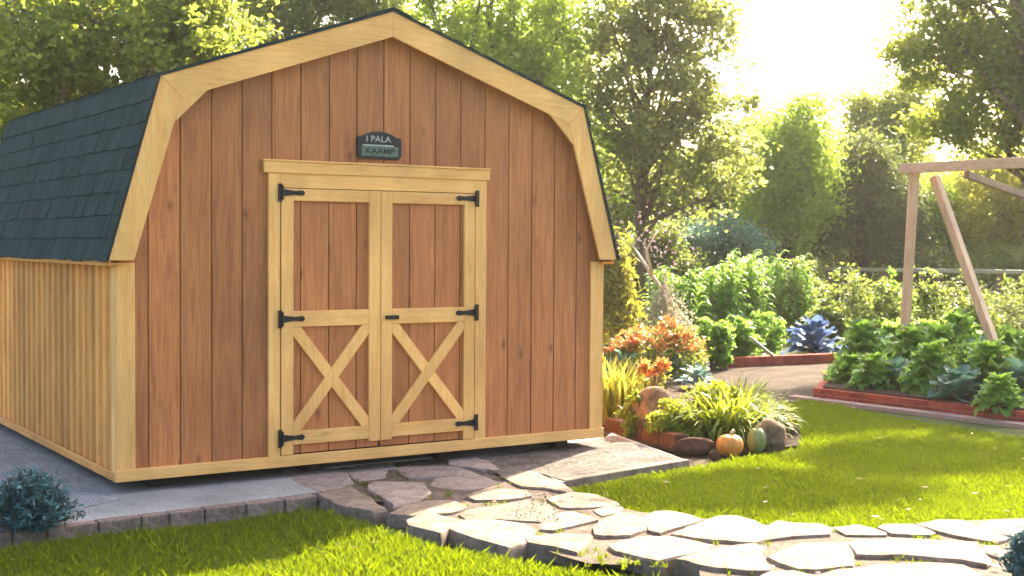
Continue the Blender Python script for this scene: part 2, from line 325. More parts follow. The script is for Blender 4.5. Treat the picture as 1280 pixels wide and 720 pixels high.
rng = np.random.default_rng(7)
def in_poly(x, y, poly):
    ins = np.zeros(len(x), bool); n = len(poly)
    for i in range(n):
        a, b = poly[i], poly[(i+1) % n]
        c = ((a.y > y) != (b.y > y)) & (x < (b.x-a.x)*(y-a.y)/((b.y-a.y) or 1e-9)+a.x); ins ^= c
    return ins
def blades(poly, density, h0, h1, wid, ymin, ymax, xmin, xmax):
    N = int(density*(xmax-xmin)*(ymax-ymin)); x = rng.uniform(xmin, xmax, N); y = rng.uniform(ymin, ymax, N)
    keep = in_poly(x, y, poly) & (np.abs(x) < .42*y+.5); x, y = x[keep], y[keep]; n = len(x)
    patch = .5+.5*np.sin(x*3.1+1.3*np.sin(y*2.3))*np.sin(y*2.7+x*1.1)
    h = rng.uniform(h0, h1, n)*(.65+.55*patch)*np.where(rng.uniform(size=n) < .04, 1.5, 1); th = rng.uniform(0, 2*np.pi, n); ln = rng.normal(.35, .35, n)*h; la = rng.uniform(0, 2*np.pi, n)
    w = wid*rng.uniform(.6, 1.3, n)
    bx, by = np.cos(th)*w, np.sin(th)*w; lx, ly = np.cos(la)*ln, np.sin(la)*ln
    z0 = np.full(n, GZ-.012)
    P = np.stack([np.stack([x-bx, y-by, z0], 1), np.stack([x+bx, y+by, z0], 1),
                  np.stack([x+lx*.4+bx*.8, y+ly*.4+by*.8, z0+h*.6], 1), np.stack([x+lx, y+ly, z0+h], 1)], 1)
    return P.reshape(-1, 3)
Pn = blades(lawnA, 14000, .035, .07, .0035, 6.0, 8.6, -4, 1.5)
npmesh('lawn_grass', Pn, 4, M['grass'])
tag(bpy.data.objects['lawn_grass'], 'short lawn grass in front of the paved edge, half in shade', 'grass', kind='stuff')
Pn = blades(lawnB, 9000, .03, .055, .0042, 7.9, 15.2, 0, 5.6)
o = npmesh('lawn_grass', Pn, 4, M['grass']); tag(o, 'mown lawn grass between the stone path and the raised bed', 'grass', kind='stuff')

# ------------------------------------------------------------------ flagstones
def Z(ox, oy, s): return lambda pts: [(ox+x/s, oy+y/s) for x, y in pts]
z1, z2, z3, z4 = Z(340, 560, 4.923), Z(560, 560, 4.5), Z(780, 600, 4.923), Z(1020, 600, 4.923)
rnd = random.Random(5)
STONES = [
 (z1([(65, 168), (130, 145), (290, 122), (425, 132), (490, 210), (420, 240), (262, 265), (150, 215)]), 'd', 'dull brown mottled flagstone touching the base of the left door', 0.0),
 (z1([(440, 132), (560, 97), (740, 90), (765, 128), (695, 134), (690, 180), (540, 200), (500, 180)]), 'd', 'grey flagstone with a notched corner just below the left door', -.008),
 (z1([(760, 125), (820, 112), (1130, 110), (1215, 138), (1170, 162), (850, 184), (795, 150)]), 'd', 'long mauve flagstone close under the right door', 0.0),
 (z2([(5, 42), (130, 36), (230, 66), (320, 128), (262, 132), (140, 108), (20, 90)]), 'd', 'grey mauve flagstone against the shed base below the lowest right hinge', 0.004),
 (z2([(-28, 130), (60, 118), (130, 124), (210, 160), (300, 196), (240, 216), (112, 232), (0, 228), (-90, 205)]), 'd', 'dark purplish flagstone in the shade, behind the small lit cream one', -.012),
 (z1([(602, 250), (600, 222), (640, 205), (920, 207), (958, 262), (900, 305), (745, 345), (660, 280)]), 'd', 'pinkish flagstone with a square far edge in the middle of the shaded stones', 0.006),
 (z1([(287, 275), (490, 237), (560, 290), (700, 370), (620, 382), (450, 352), (340, 305)]), 's', 'wedge shaped flagstone with a thick broken edge above the shaded grass', .01),
 (z1([(730, 398), (820, 355), (950, 322), (1120, 322), (1188, 365), (1095, 392), (880, 410)]), 's', 'almond shaped flagstone half in shade above the brightest grass tip', .004),
 (z1([(842, 440), (905, 415), (1000, 402), (1110, 432), (1160, 462), (1085, 482), (1035, 520), (940, 490), (858, 470)]), 's', 'sunlit cream flagstone with a rounded nose at the front edge of the path', .012),
 (z2([(28, 405), (250, 403), (420, 425), (478, 455), (442, 525), (340, 550), (170, 503), (22, 455)]), 's', 'broad sunlit cream flagstone at the front edge, right of the rounded nose one', .008),
 (z2([(72, 372), (120, 347), (300, 320), (440, 292), (555, 312), (588, 372), (510, 408), (400, 402), (270, 392), (110, 400)]), 's', 'long cream flagstone strewn with crumbs of soil in the middle of the path', 0.0),
 (z2([(116, 268), (180, 242), (300, 232), (440, 245), (452, 264), (330, 284), (160, 288)]), 's', 'narrow sunlit cream flagstone in front of the dark purplish one', .006),
 (z2([(302, 152), (400, 122), (490, 130), (560, 170), (640, 200), (700, 236), (660, 242), (540, 218), (420, 210), (365, 182)]), 's', 'slanting pale flagstone beside the tip of the right concrete pad', .006),
 (z2([(570, 285), (690, 248), (830, 262), (940, 300), (955, 316), (840, 326), (700, 334), (640, 328)]), 's', 'bright flat flagstone whose far edge meets the lit lawn corner', 0.0),
 (z2([(545, 425), (592, 370), (700, 355), (828, 402), (700, 430), (600, 458), (525, 450)]), 's', 'arrowhead shaped pale flagstone pointing right at the middle of the path', .004),
 (z2([(452, 503), (640, 480), (798, 492), (768, 550), (720, 576), (600, 546), (465, 528)]), 's', 'cream flagstone with a thick brown edge over the nearest green grass', .01),
 (z2([(832, 348), (900, 326), (975, 332), (958, 358), (872, 378)]), 's', 'smallest pale flagstone next to the near corner of the lit lawn', -.005),
 (z2([(828, 445), (870, 410), (968, 355), (1108, 385), (1104, 450), (1020, 484), (870, 490), (830, 482)]), 's', 'rounded pale flagstone where the path narrows beside the lawn', .006),
 (z3([(152, 215), (190, 192), (280, 187), (380, 205), (463, 240), (330, 284), (225, 322), (155, 305)]), 's', 'teardrop shaped pinkish flagstone along the dark lawn rim', .004),
 (z3([(305, 328), (480, 262), (590, 222), (680, 217), (800, 250), (878, 290), (862, 352), (800, 374), (620, 362), (450, 350)]), 's', 'large boat shaped flagstone with a high back along the lawn rim', .01),
 (z3([(-75, 405), (0, 372), (120, 350), (290, 350), (400, 370), (538, 398), (460, 433), (300, 464), (210, 490), (100, 466), (-40, 432)]), 's', 'long lens shaped flagstone in the front row above the dark green grass', .008),
 (z3([(335, 482), (520, 432), (700, 397), (800, 387), (862, 420), (832, 456), (888, 548), (760, 550), (560, 530), (400, 492)]), 's', 'triangular white grey flagstone at the bottom edge of the photo', .012),
 (z3([(882, 362), (915, 268), (950, 247), (1030, 262), (1200, 268), (1272, 292), (1248, 328), (1050, 338), (960, 350)]), 's', 'fin shaped flagstone with an upright left point on the lawn rim', .004),
 ([(963, 695), (1005, 679), (1062, 677), (1063, 705), (1020, 710), (998, 709), (975, 702)], 's', 'pentagonal grey white flagstone left of the long squared slab', .008),
 (z4([(222, 385), (255, 366), (600, 367), (985, 382), (1010, 430), (1052, 488), (1035, 508), (870, 480), (600, 453), (268, 450)]), 's', 'long squared sandstone slab with a thick brown front edge', .016),
 (z4([(122, 292), (250, 276), (415, 315), (418, 333), (195, 332)]), 's', 'flat wedge of pale stone behind the left end of the squared slab', 0.0),
 (z4([(398, 290), (430, 269), (600, 269), (718, 320), (690, 333), (470, 325)]), 's', 'low triangular pale stone behind the middle of the squared slab', .003),
 (z4([(632, 268), (760, 246), (900, 247), (1000, 290), (1175, 348), (1100, 373), (960, 350), (770, 310)]), 's', 'long tapering pale flagstone behind the right end of the squared slab', .008),
 (z4([(1015, 278), (1100, 246), (1280, 240), (1420, 250), (1420, 330), (1300, 332), (1205, 338), (1140, 326)]), 's', 'pale flagstone cut by the right edge of the photo', .006),
 (z4([(1030, 402), (1110, 405), (1188, 458), (1115, 464), (1045, 440)]), 's', 'small leaning pale stone among pebbles by the corner shrub', .004),
 (z3([(855, 588), (900, 567), (1040, 556), (1148, 586), (1150, 660), (870, 660)]), 's', 'half hidden rounded flagstone on the bottom edge left of the wide slab', .006),
 (z4([(5, 588), (150, 547), (450, 517), (680, 507), (900, 520), (995, 578), (1000, 680), (-10, 680)]), 's', 'wide pale slab on the bottom edge below the squared slab', .008),
 (z3([(935, 388), (1060, 352), (1088, 370), (960, 428)]), 'd', 'small sunken brown stone wedged left of the pentagonal one', -.03),
 (z2([(692, 450), (750, 427), (818, 432), (798, 468), (708, 474)]), 'd', 'small sunken brown stone under the arrowhead shaped one', -.03),
]
def make_stone(px, kind, label, dz):
    top = dz; P = [G(x, y, top) for x, y in px]
    c = sum(P, Vector())/len(P); c.z = 0
    # densify and roughen the outline
    out = []
    n = len(P)
    for i in range(n):
        a, b = P[i], P[(i+1) % n]; L = (b-a).length; k = max(1, int(L/.07))
        for j in range(k):
            q = a.lerp(b, j/k)
            if j: q += Vector((rnd.uniform(-1, 1), rnd.uniform(-1, 1), 0))*.008
            out.append(q-c)
    n = len(out)
    a = sum(out[i].x*out[(i+1) % n].y-out[(i+1) % n].x*out[i].y for i in range(n))
    if a < 0: out = out[::-1]
    ctr = Vector((sum(p.x for p in out)/n, sum(p.y for p in out)/n, 0))
    tilt = Vector((rnd.uniform(-.008, .008), rnd.uniform(-.008, .008), 0))
    rings = []
    for s, z in ((1.0, -.11), (1.015, -.05), (1.0, -.013), (.975, -.002), (.80, .001), (.5, .003), (.22, .002)):
        rg = []
        for i, p in enumerate(out):
            q = ctr+(p-ctr)*s*(1+.022/max(.1, (p-ctr).length))
            e = .012 if z < -.02 else (.004 if z < 0 else .0022)
            if s > .99: q = q+Vector((rnd.uniform(-1, 1), rnd.uniform(-1, 1), 0))*e
            zz = z+top+tilt.dot(q)+(rnd.uniform(-1, 1)*(.0018 if z < -.0015 else .0006) if z > -.02 else 0)
            rg.append(Vector((q.x, q.y, zz)))
        rings.append(rg)
    mb = MB(); vs = [q for r in rings for q in r]+[Vector((ctr.x, ctr.y, top+.003))]; fs = []
    for i in range(len(rings)-1):
        for k in range(n): fs.append((i*n+k, i*n+(k+1) % n, (i+1)*n+(k+1) % n, (i+1)*n+k))
    t = len(rings)-1
    for k in range(n): fs.append((t*n+k, t*n+(k+1) % n, len(vs)-1))
    mb.add(vs, fs)
    o = mb.build('flagstone', M['stone'] if kind == 's' else M['stone_dk'], loc=c, smooth=True)
    es = o.modifiers.new('crisp', 'EDGE_SPLIT'); es.split_angle = R(32)
    tag(o, label, 'flagstone', 'flagstones of the path leading to the shed')
for s in STONES: make_stone(*s)

# brown edging blocks along the front of the left pad
EX = [-62, -22, 16, 59, 123, 177, 212, 256, 308, 356, 397]
EY = lambda x: 668.5+(x)*(621-668.5)/397
ords = ['leftmost, half seen', 'leftmost', 'first whole', 'second whole', 'third', 'fourth', 'fifth', 'sixth', 'seventh', 'last']
names = [None, 'brown edging block at the left edge of the photo under the blue shrub', 'brown edging block directly below the middle of the blue shrub',
         'brown edging block below the right tip of the blue shrub', 'brown edging block just right of the blue shrub', 'short brown edging block below the shed corner post',
         'brown edging block just right of the shed corner, third from the blue shrub', 'longer brown edging block midway between shed corner and doors',
         'second to last brown edging block before the flagstones', 'last brown edging block, touching the wedge shaped flagstone']
for i in range(1, len(EX)-1):
    a, b = G(EX[i]+.8, EY(EX[i]), .0), G(EX[i+1]-1.2, EY(EX[i+1]), .0)
    d = (b-a).normalized(); nn = Vector((-d.y, d.x, 0)); c = (a+b)/2; c.z = GZ
    mb = MB(); mb.prism_z([(q-c)[:2] for q in (a-nn*.006, b-nn*.006, b+nn*.085, a+nn*.085)], -.06, -GZ+.006+rnd.uniform(-.002, .005))
    o = mb.build('edging_block', M['paver'], loc=c, bevel=.008)
    tag(o, names[i], 'edging block', 'brown edging blocks in front of the grey pad')

# ------------------------------------------------------------------ the shed
W_, HE, OW, KO, ZK, ZP, OV, LEN = 3.927, 1.494, .091, 1.712, 2.735, 3.323, .082, 4.1
MID = W_/2
shed = thing('garden_shed', 'reddish wooden barn shed with dark green shingle roof and double doors', 'shed', (SC.x, SC.y, 0), YAW)
ZE = 1.53
# underside profile of the roof, (u, z)
prof = [(-OW, ZE), (MID-KO, ZK), (MID, ZP), (MID+KO, ZK), (W_+OW, ZE)]
def roof_z(u, drop=0.0):
    for (u0, z0), (u1, z1) in zip(prof[:-1], prof[1:]):
        if u0 <= u <= u1+1e-9: return z0+(z1-z0)*(u-u0)/(u1-u0)-drop
    return ZE-drop
def offset_in(d):     # profile moved inwards by d (perpendicular), as intersection of offset lines
    segs = []
    for (u0, z0), (u1, z1) in zip(prof[:-1], prof[1:]):
        L = math.hypot(u1-u0, z1-z0); nx, nz = (z1-z0)/L, -(u1-u0)/L
        segs.append(((u0+nx*d, z0+nz*d), (u1+nx*d, z1+nz*d)))
    pts = [segs[0][0]]
    for (a, b), (c, e) in zip(segs[:-1], segs[1:]):
        x1, y1, x2, y2, x3, y3, x4, y4 = *a, *b, *c, *e
        den = (x1-x2)*(y3-y4)-(y1-y2)*(x3-x4)
        pts.append((((x1*y2-y1*x2)*(x3-x4)-(x1-x2)*(x3*y4-y3*x4))/den, ((x1*y2-y1*x2)*(y3-y4)-(y1-y2)*(x3*y4-y3*x4))/den))
    return pts+[segs[-1][1]]
def clip_to(prof_, u0, u1, zb):
    """polygon of the strip u0..u1 from zb up to the profile line"""
    def zf(u):
        for (a, za), (b, zb_) in zip(prof_[:-1], prof_[1:]):
            if a-1e-6 <= u <= b+1e-6 and b > a: return za+(zb_-za)*(u-a)/(b-a)
        return prof_[0][1] if u < prof_[0][0] else prof_[-1][1]
    ks = [p[0] for p in prof_ if u0 < p[0] < u1]
    return [(u0, zb), (u1, zb)]+[(u1, zf(u1))]+[(k, zf(k)) for k in reversed(ks)]+[(u0, zf(u0))]
inner = offset_in(.012)
# front wall boards with real grooves; the doorway is left open for the doors
D0, D1, DT = 1.09, 2.76, 2.06
def gable(mb, y0, y1, doorway):
    n = 18; s = W_/n; off = -.02
    us = [0.0]+[off+s*i for i in range(1, n+1)]
    us[-1] = W_
    for i in range(n):
        a, b = us[i]+(.0048 if i else 0), us[i+1]-(.0048 if i < n-1 else 0)
        pl = clip_to(inner, a, b, .1)
        if doorway and b > D0 and a < D1:
            if a < D0: mb.prism_y(clip_to(inner, a, D0, .1), y0, y1); a = D0
            elif b > D1: mb.prism_y(clip_to(inner, D1, b, .1), y0, y1); b = D1
            pl = clip_to(inner, a, b, DT)
        mb.prism_y(pl, y0, y1)
        # half-lap tongue behind the groove
        if i < n-1:
            g = us[i+1]
            mb.prism_y(clip_to(inner, g-.004, g+.004, .1 if not (doorway and D0 < g < D1) else DT), y0+.009*(1 if y0 < y1 else -1), y1)
mb = MB(); gable(mb, 0, .03, True)
mb.build('front_wall', M['siding'], shed, bevel=.0025)
mb = MB()
mb.prism_y(clip_to(inner, .04, D0, .1), .031, .05); mb.prism_y(clip_to(inner, D0+.001, D1-.001, DT), .031, .05); mb.prism_y(clip_to(inner, D1, W_-.04, .1), .031, .05)
mb.box(D0-.1, D1+.1, .1, .12, .08, DT+.1)
mb.build('inner_lining', M['dark'], shed)
mb = MB(); gable(mb, LEN, LEN-.03, False); mb.build('back_wall', M['siding'], shed)
# side walls: ribbed golden siding
def side(u_out, sgn):
    mb = MB(); p = .165; v = .10
    mb.box(min(u_out+sgn*.02, u_out+sgn*.045), max(u_out+sgn*.02, u_out+sgn*.045), .03, LEN-.03, .1, HE+.05)
    while v < LEN-.1:
        wv = p*.56
        mb.prism_z([(u_out+sgn*.02, v), (u_out-sgn*.002, v+.012), (u_out-sgn*.002, v+wv-.012), (u_out+sgn*.02, v+wv)], .1, HE+.04)
        v += p
    return mb
side(0, 1).build('side_wall', M['ribs'], shed); side(W_, -1).build('side_wall', M['ribs'], shed)
# corner posts (two boards meeting), base skirt, skids
for u0, u1, s in ((-.022, .105, 1), (W_-.105, W_+.022, -1)):
    mb = MB(); mb.box(u0, u1, -.022, -.0015, .1, HE+.02)
    e = u0 if s == 1 else u1
    mb.box(min(e, e+s*.021), max(e, e+s*.021), -.001, .085, .1, HE+.02)
    mb.build('corner_trim', M['trim_z'], shed, bevel=.003)
mb = MB(); mb.box(-.03, W_+.03, -.034, .0, .08, .158); mb.build('skirt_board', M['trim_x'], shed, bevel=.004)
mb = MB(); mb.box(-.03, -.008, .001, LEN, .08, .135); mb.build('skirt_board', M['ribs_y'], shed, bevel=.004)
mb = MB(); mb.box(W_+.008, W_+.03, .001, LEN, .08, .135); mb.build('skirt_board', M['ribs_y'], shed, bevel=.004)
mb = MB(); mb.box(.02, W_-.02, .05, LEN-.02, .075, .099)
for u in (.25, 1.4, 2.5, 3.6): mb.box(u, u+.1, .12, LEN-.1, .0005, .0745)
mb.build('skid', M['dark'], shed)
# rake boards and gussets on the gable
BW = .172
inn = offset_in(BW); y0, y1 = -OV-.022, -OV
k0 = prof
def rb(a, b, c, d): 
    mb = MB(); mb.prism_y([a, b, c, d], y0, y1); return mb
rb(prof[0], prof[1], inn[1], (inn[0][0], ZE)).build('rake_board', M['trim_z'], shed, bevel=.003)
rb((prof[1][0]+.001, prof[1][1]+.001), (MID-.0008, ZP), (MID-.0008, inn[2][1]), (inn[1][0]+.001, inn[1][1])).build('rake_board', M['trim_x'], shed, bevel=.003)
rb((MID+.0008, ZP), (prof[3][0]-.001, prof[3][1]+.001), (inn[3][0]-.001, inn[3][1]), (MID+.0008, inn[2][1])).build('rake_board', M['trim_x'], shed, bevel=.003)
rb(prof[3], prof[4], (inn[4][0], ZE), inn[3]).build('rake_board', M['trim_z'], shed, bevel=.003)
for s in (1, -1):
    i0, i1, i2 = (0, 1, 2) if s == 1 else (4, 3, 2)
    A = Vector(inn[i1]); dn = (Vector(inn[i0])-A).normalized(); up = (Vector(inn[i2])-A).normalized()
    dn3 = A+dn*.17; up3 = A+up*.19
    mb = MB(); mb.prism_y([tuple(A), tuple(dn3), tuple(up3)], y0+.002, y1); mb.build('gusset', M['trim_z'], shed, bevel=.002)
# soffit under the front overhang and along the eaves
sof = offset_in(.018)
for ya_, yb_ in ((-OV+.001, -.002), (LEN+.002, LEN+OV)):
    mb = MB(); mb.prism_y(list(prof)+list(sof)[::-1], ya_, yb_); mb.build('soffit', M['ribs_y'], shed)
for s, u in ((1, -OW), (-1, W_+OW)):
    mb = MB(); mb.box(min(u+s*.004, u+s*.024), max(u+s*.004, u+s*.024), -OV+.001, LEN+OV, ZE-.035, ZE+.03)
    mb.box(min(u+s*.0245, u+s*.12), max(u+s*.0245, u+s*.12), -OV+.003, LEN+OV, ZE-.028, ZE-.016)
    mb.build('eave_board', M['ribs_y'], shed, bevel=.003)
# roof deck and shingles
roof = MB()
outr = [(u, z) for u, z in offset_in(-.008)]
for i in range(4):
    roof.prism_y([prof[i], prof[i+1], outr[i+1], outr[i]], -OV-.03, LEN+OV+.02)
roofo = roof.build('roof', M['roof_edge'], shed)
sh = MB(); rs = random.Random(3)
o1 = offset_in(-.009)
for i in range(4):
    a, b = Vector(o1[i]), Vector(o1[i+1]); low, high = (a, b) if a.y < b.y else (b, a)
    L = (high-low).length; d = (high-low)/L; nv = Vector((-d.y, d.x));
    if nv.y < 0: nv = -nv
    rows = max(1, round(L/.155)); e = L/rows
    for r in range(rows):
        v = -OV-.028
        s0, s1 = r*e-.006, r*e+e*1.06
        s1 = min(s1, L+.004)
        v -= rs.uniform(0, .1)
        while v < LEN+OV:
            wv = rs.uniform(.10, .24); v2 = v+wv
            va, vb = max(v, -OV-.036)+.002, min(v2, LEN+OV+.02)-.002
            if vb-va > .01:
                th = .008+rs.random()*.006; dr = rs.uniform(0, .014)
                p0 = low+d*(s0-dr); p1 = low+d*s1
                q = [p0+nv*.004, p0+nv*(.004+th), p1+nv*.006, p1+nv*.001]
                vs = [(x.x, va, x.y) for x in q]+[(x.x, vb, x.y) for x in q]
                sh.add(vs, [(0, 1, 2, 3), (7, 6, 5, 4), (0, 4, 5, 1), (1, 5, 6, 2), (2, 6, 7, 3), (3, 7, 4, 0)])
            v = v2
sh.build('shingles', M['shingle'], roofo)
# ridge cap
mb = MB()
v = -OV-.036
while v < LEN+OV:
    pk = Vector(o1[2])
    for s in (-1, 1):
        dd = (Vector(o1[2+s])-pk).normalized()
        q = [pk+Vector((0, .016)), pk+Vector((0, .024)), pk+dd*.15+Vector((0, .022)), pk+dd*.15+Vector((0, .012))]
        vs = [(x.x, v, x.y) for x in q]+[(x.x, v+.2, x.y-.006) for x in q]
        mb.add(vs, [(0, 1, 2, 3), (7, 6, 5, 4), (0, 4, 5, 1), (1, 5, 6, 2), (2, 6, 7, 3), (3, 7, 4, 0)])
    v += .19
mb.build('ridge_cap', M['shingle'], roofo)
# door frame
fr = MB(); fr.box(1.037, 1.122, -.026, -.001, .139, 2.135); fo = fr.build('door_frame', M['trim_z'], shed, bevel=.003)
fr = MB(); fr.box(2.72, 2.818, -.026, -.001, .139, 2.135); fr.build('door_frame', M['trim_z'], shed, bevel=.003)
hd = MB(); hd.box(1.0, 2.842, -.036, -.001, 2.136, 2.2145); hd.box(.994, 2.848, -.044, -.001, 2.215, 2.228); hd.box(1.1225, 2.7195, -.028, -.001, 2.035, 2.1355)
hd.build('door_header', M['trim_x'], shed, bevel=.003)
# doors
def strap(parent, x, z, s):
    mb = MB(); y = -.031
    mb.box(min(x, x+s*.03), max(x, x+s*.03), y-.008, y-.0005, z-.062, z+.062)
    mb.prism_y([(x+s*.031, z-.026), (x+s*.13, z-.014), (x+s*.185, z-.02), (x+s*.205, z), (x+s*.185, z+.02), (x+s*.13, z+.014), (x+s*.031, z+.026)], y-.006, y-.0005)
    mb.tube([(x+s*.03, y-.012, z-.05), (x+s*.03, y-.012, z+.05)], [.009, .009], 8)
    for q in (.07, .12, .17): mb.tube([(x+s*q, y-.0055, z), (x+s*q, y-.010, z)], [.006, .004], 6)
    return mb.build('hinge', M['black'], parent, bevel=.0015)
def door(u0, u1, hs):
    zb, zt = .162, 2.03
    d = thing_part('door', shed)
    y0p, y1p = -.004, .022
    mb = MB(); sw = (u1-u0)
    # panel boards with grooves
    g = [u0+.002]+[x for x in [MBOARD+W_/18*i for i in range(0, 20)] if u0+.05 < x < u1-.05]+[u1-.002]
    for a, b in zip(g[:-1], g[1:]): mb.box(a+.004, b-.004, y0p, y1p, zb+.004, zt-.004)
    for x in g[1:-1]: mb.box(x-.0035, x+.0035, y0p+.011, y1p-.001, zb+.005, zt-.005)
    mb.build('panel', M['siding'], d, bevel=.002)
    st = .088; ya, yb = -.03, -.0045
    st = MB(); st.box(u0, u0+.092, ya, yb, zb if hs == 1 else .21, zt); st.build('stile', M['trim_z'], d, bevel=.003)
    st = MB(); st.box(u1-.092, u1, ya, yb, zb if hs == -1 else .21, zt); st.build('stile', M['trim_z'], d, bevel=.003)
    a, b = u0+.0925, u1-.0925
    for z0, z1 in ((zt-.085, zt), (1.06, 1.172), (.23, .325)):
        r = MB(); r.box(a, b, ya+.001, yb, z0, z1); r.build('rail', M['trim_x'], d, bevel=.003)
    # the cross
    zl, zh, hw = .326, 1.059, .042
    def clipbar(p, q, y0_, y1_):
        d_ = Vector((q[0]-p[0], q[1]-p[1])); L = d_.length; d_ /= L
        # a bar trimmed to the opening: build the clipped polygon
        nx = Vector((-d_.y, d_.x))*hw
        poly = [Vector(p)-d_*.3-nx, Vector(q)+d_*.3-nx, Vector(q)+d_*.3+nx, Vector(p)-d_*.3+nx]
        def cl(poly, ax, lim, keep_less):
            out = []
            for i in range(len(poly)):
                A, B = poly[i], poly[(i+1) % len(poly)]
                ia = (A[ax] <= lim) == keep_less or A[ax] == lim; ib = (B[ax] <= lim) == keep_less or B[ax] == lim
                if ia: out.append(A)
                if ia != ib: out.append(A.lerp(B, (lim-A[ax])/(B[ax]-A[ax])))
            return out
        poly = cl(cl(cl(cl(poly, 0, b, True), 0, a, False), 1, zh, True), 1, zl, False)
        mb = MB(); mb.prism_y([tuple(v) for v in poly], y0_, y1_); return mb
    clipbar((a+.02, zh-.02), (b-.02, zl+.02), ya+.003, yb).build('brace', M['trim_z'], d, bevel=.002)
    clipbar((b-.02, zh-.02), (a+.02, zl+.02), ya+.0006, yb+.0005).build('brace', M['trim_z'], d, bevel=.002)
    return d
def thing_part(name, parent):
    o = bpy.data.objects.new(name, None); C.objects.link(o); o.parent = parent; return o
MBOARD = .195-W_/18*1
dl = door(1.13, 1.9065, 1); dr = door(1.9115, 2.712, -1)
for z in (2.0, 1.118, .281):
    strap(dl, 1.105, z, 1)
for z in (1.995, 1.128, .286):
    strap(dr, 2.745, z, -1)
mb = MB(); mb.box(1.945, 2.055, -.046, -.0305, 1.095, 1.125); mb.tube([(1.955, -.047, 1.11), (1.955, -.062, 1.11)], [.016, .012], 10); mb.build('latch', M['black'], dr, bevel=.004)

# sign on the gable
sg = thing('sign_plaque', 'small black plaque with arched top and pale lettering above the shed doors', 'sign', tuple(shedpt(1.90, 0, 2.36)), YAW)
def plaque(wd, hb, ht, arch, n=14):
    pts = [(-wd/2+.02, -hb), (wd/2-.02, -hb), (wd/2, -hb+.025), (wd/2, ht-.01), (wd/2-.015, ht)]
    for i in range(n+1):
        t = i/n; x = wd*.38*(1-2*t); pts.append((x, ht+arch*math.sin(math.pi*t)**.7))
    return pts+[(-wd/2+.015, ht), (-wd/2, ht-.01), (-wd/2, -hb+.025)]
mb = MB(); mb.prism_y(plaque(.36, .098, .062, .04), -.024, -.0015); mb.build('backboard', M['sign_black'], sg, bevel=.004)
mb = MB(); mb.prism_y([(-.15, -.078), (.14, -.078), (.152, -.066), (.152, -.014), (.14, -.004), (-.15, -.004)], -.028, -.0245); mb.build('name_panel', M['sign_green'], sg, bevel=.0015)
mb = MB(); mb.box(-.14, .11, -.031, -.0285, -.006, .006); mb.build('divider', M['sign_pale'], sg, bevel=.001)
def text(body, size, x, z, y, mat, parent, name, sx=1):
    cu = bpy.data.curves.new(name, 'FONT'); cu.body = body; cu.size = size; cu.extrude = .0012; cu.align_x = 'CENTER'; cu.align_y = 'CENTER'; cu.offset = .0006
    tmp = bpy.data.objects.new(name+'_src', cu); C.objects.link(tmp)
    me = bpy.data.meshes.new_from_object(tmp.evaluated_get(bpy.context.evaluated_depsgraph_get())); bpy.data.objects.remove(tmp)
    me.materials.clear(); me.materials.append(mat)
    o = bpy.data.objects.new(name, me); C.objects.link(o); o.parent = parent; o.location = (x, y, z); o.rotation_euler = (R(90), 0, 0); o.scale = (sx, 1, 1)
    return o
text('I PALA', .062, -.012, .045, -.0262, M['sign_pale'], sg, 'lettering', 1.15)
text('KAAMP', .058, .0, -.042, -.0296, M['sign_black'], sg, 'lettering', 1.25)

# ------------------------------------------------------------------ plants: generators
def leaves(centers, size, aspect=.5, seed=0, up=.3, droop=0.0):
    r = np.random.default_rng(seed); n = len(centers)
    d = r.normal(size=(n, 3)); d[:, 2] = d[:, 2]*.7-droop; d /= np.linalg.norm(d, axis=1)[:, None]
    q = r.normal(size=(n, 3)); q[:, 2] += up; s = np.cross(d, q); s /= np.linalg.norm(s, axis=1)[:, None]+1e-9
    nn = np.cross(d, s)
    L = (size*r.uniform(.6, 1.35, n))[:, None]; Wd = L*aspect
    c = centers
    P = np.stack([c-d*L*.5, c+s*Wd*.5+nn*Wd*.18-d*L*.05, c+d*L*.5, c-s*Wd*.5+nn*Wd*.18-d*L*.05], 1)
    return P.reshape(-1, 3)
def clumpy(lobes, nclump, per, rc, seed, shell=.45, squash=.75):
    """leaf centres gathered in clumps spread through a crown of ellipsoid lobes (cx,cy,cz,rx,ry,rz)"""
    r = np.random.default_rng(seed); lb = np.array(lobes, float)
    vol = (lb[:, 3]*lb[:, 4]*lb[:, 5])**.75; pick = r.choice(len(lb), nclump, p=vol/vol.sum()); L = lb[pick]
    d = r.normal(size=(nclump, 3)); d /= np.linalg.norm(d, axis=1)[:, None]
    rad = r.uniform(0, 1, nclump)**shell
    cc = L[:, :3]+d*rad[:, None]*L[:, 3:]
    k = np.maximum(3, (per*r.uniform(.35, 1.7, nclump)).astype(int)); idx = np.repeat(np.arange(nclump), k)
    rr = rc*r.uniform(.6, 1.4, nclump)
    off = r.normal(size=(len(idx), 3))*.5; off[:, 2] *= squash
    return cc, cc[idx]+off*rr[idx][:, None]
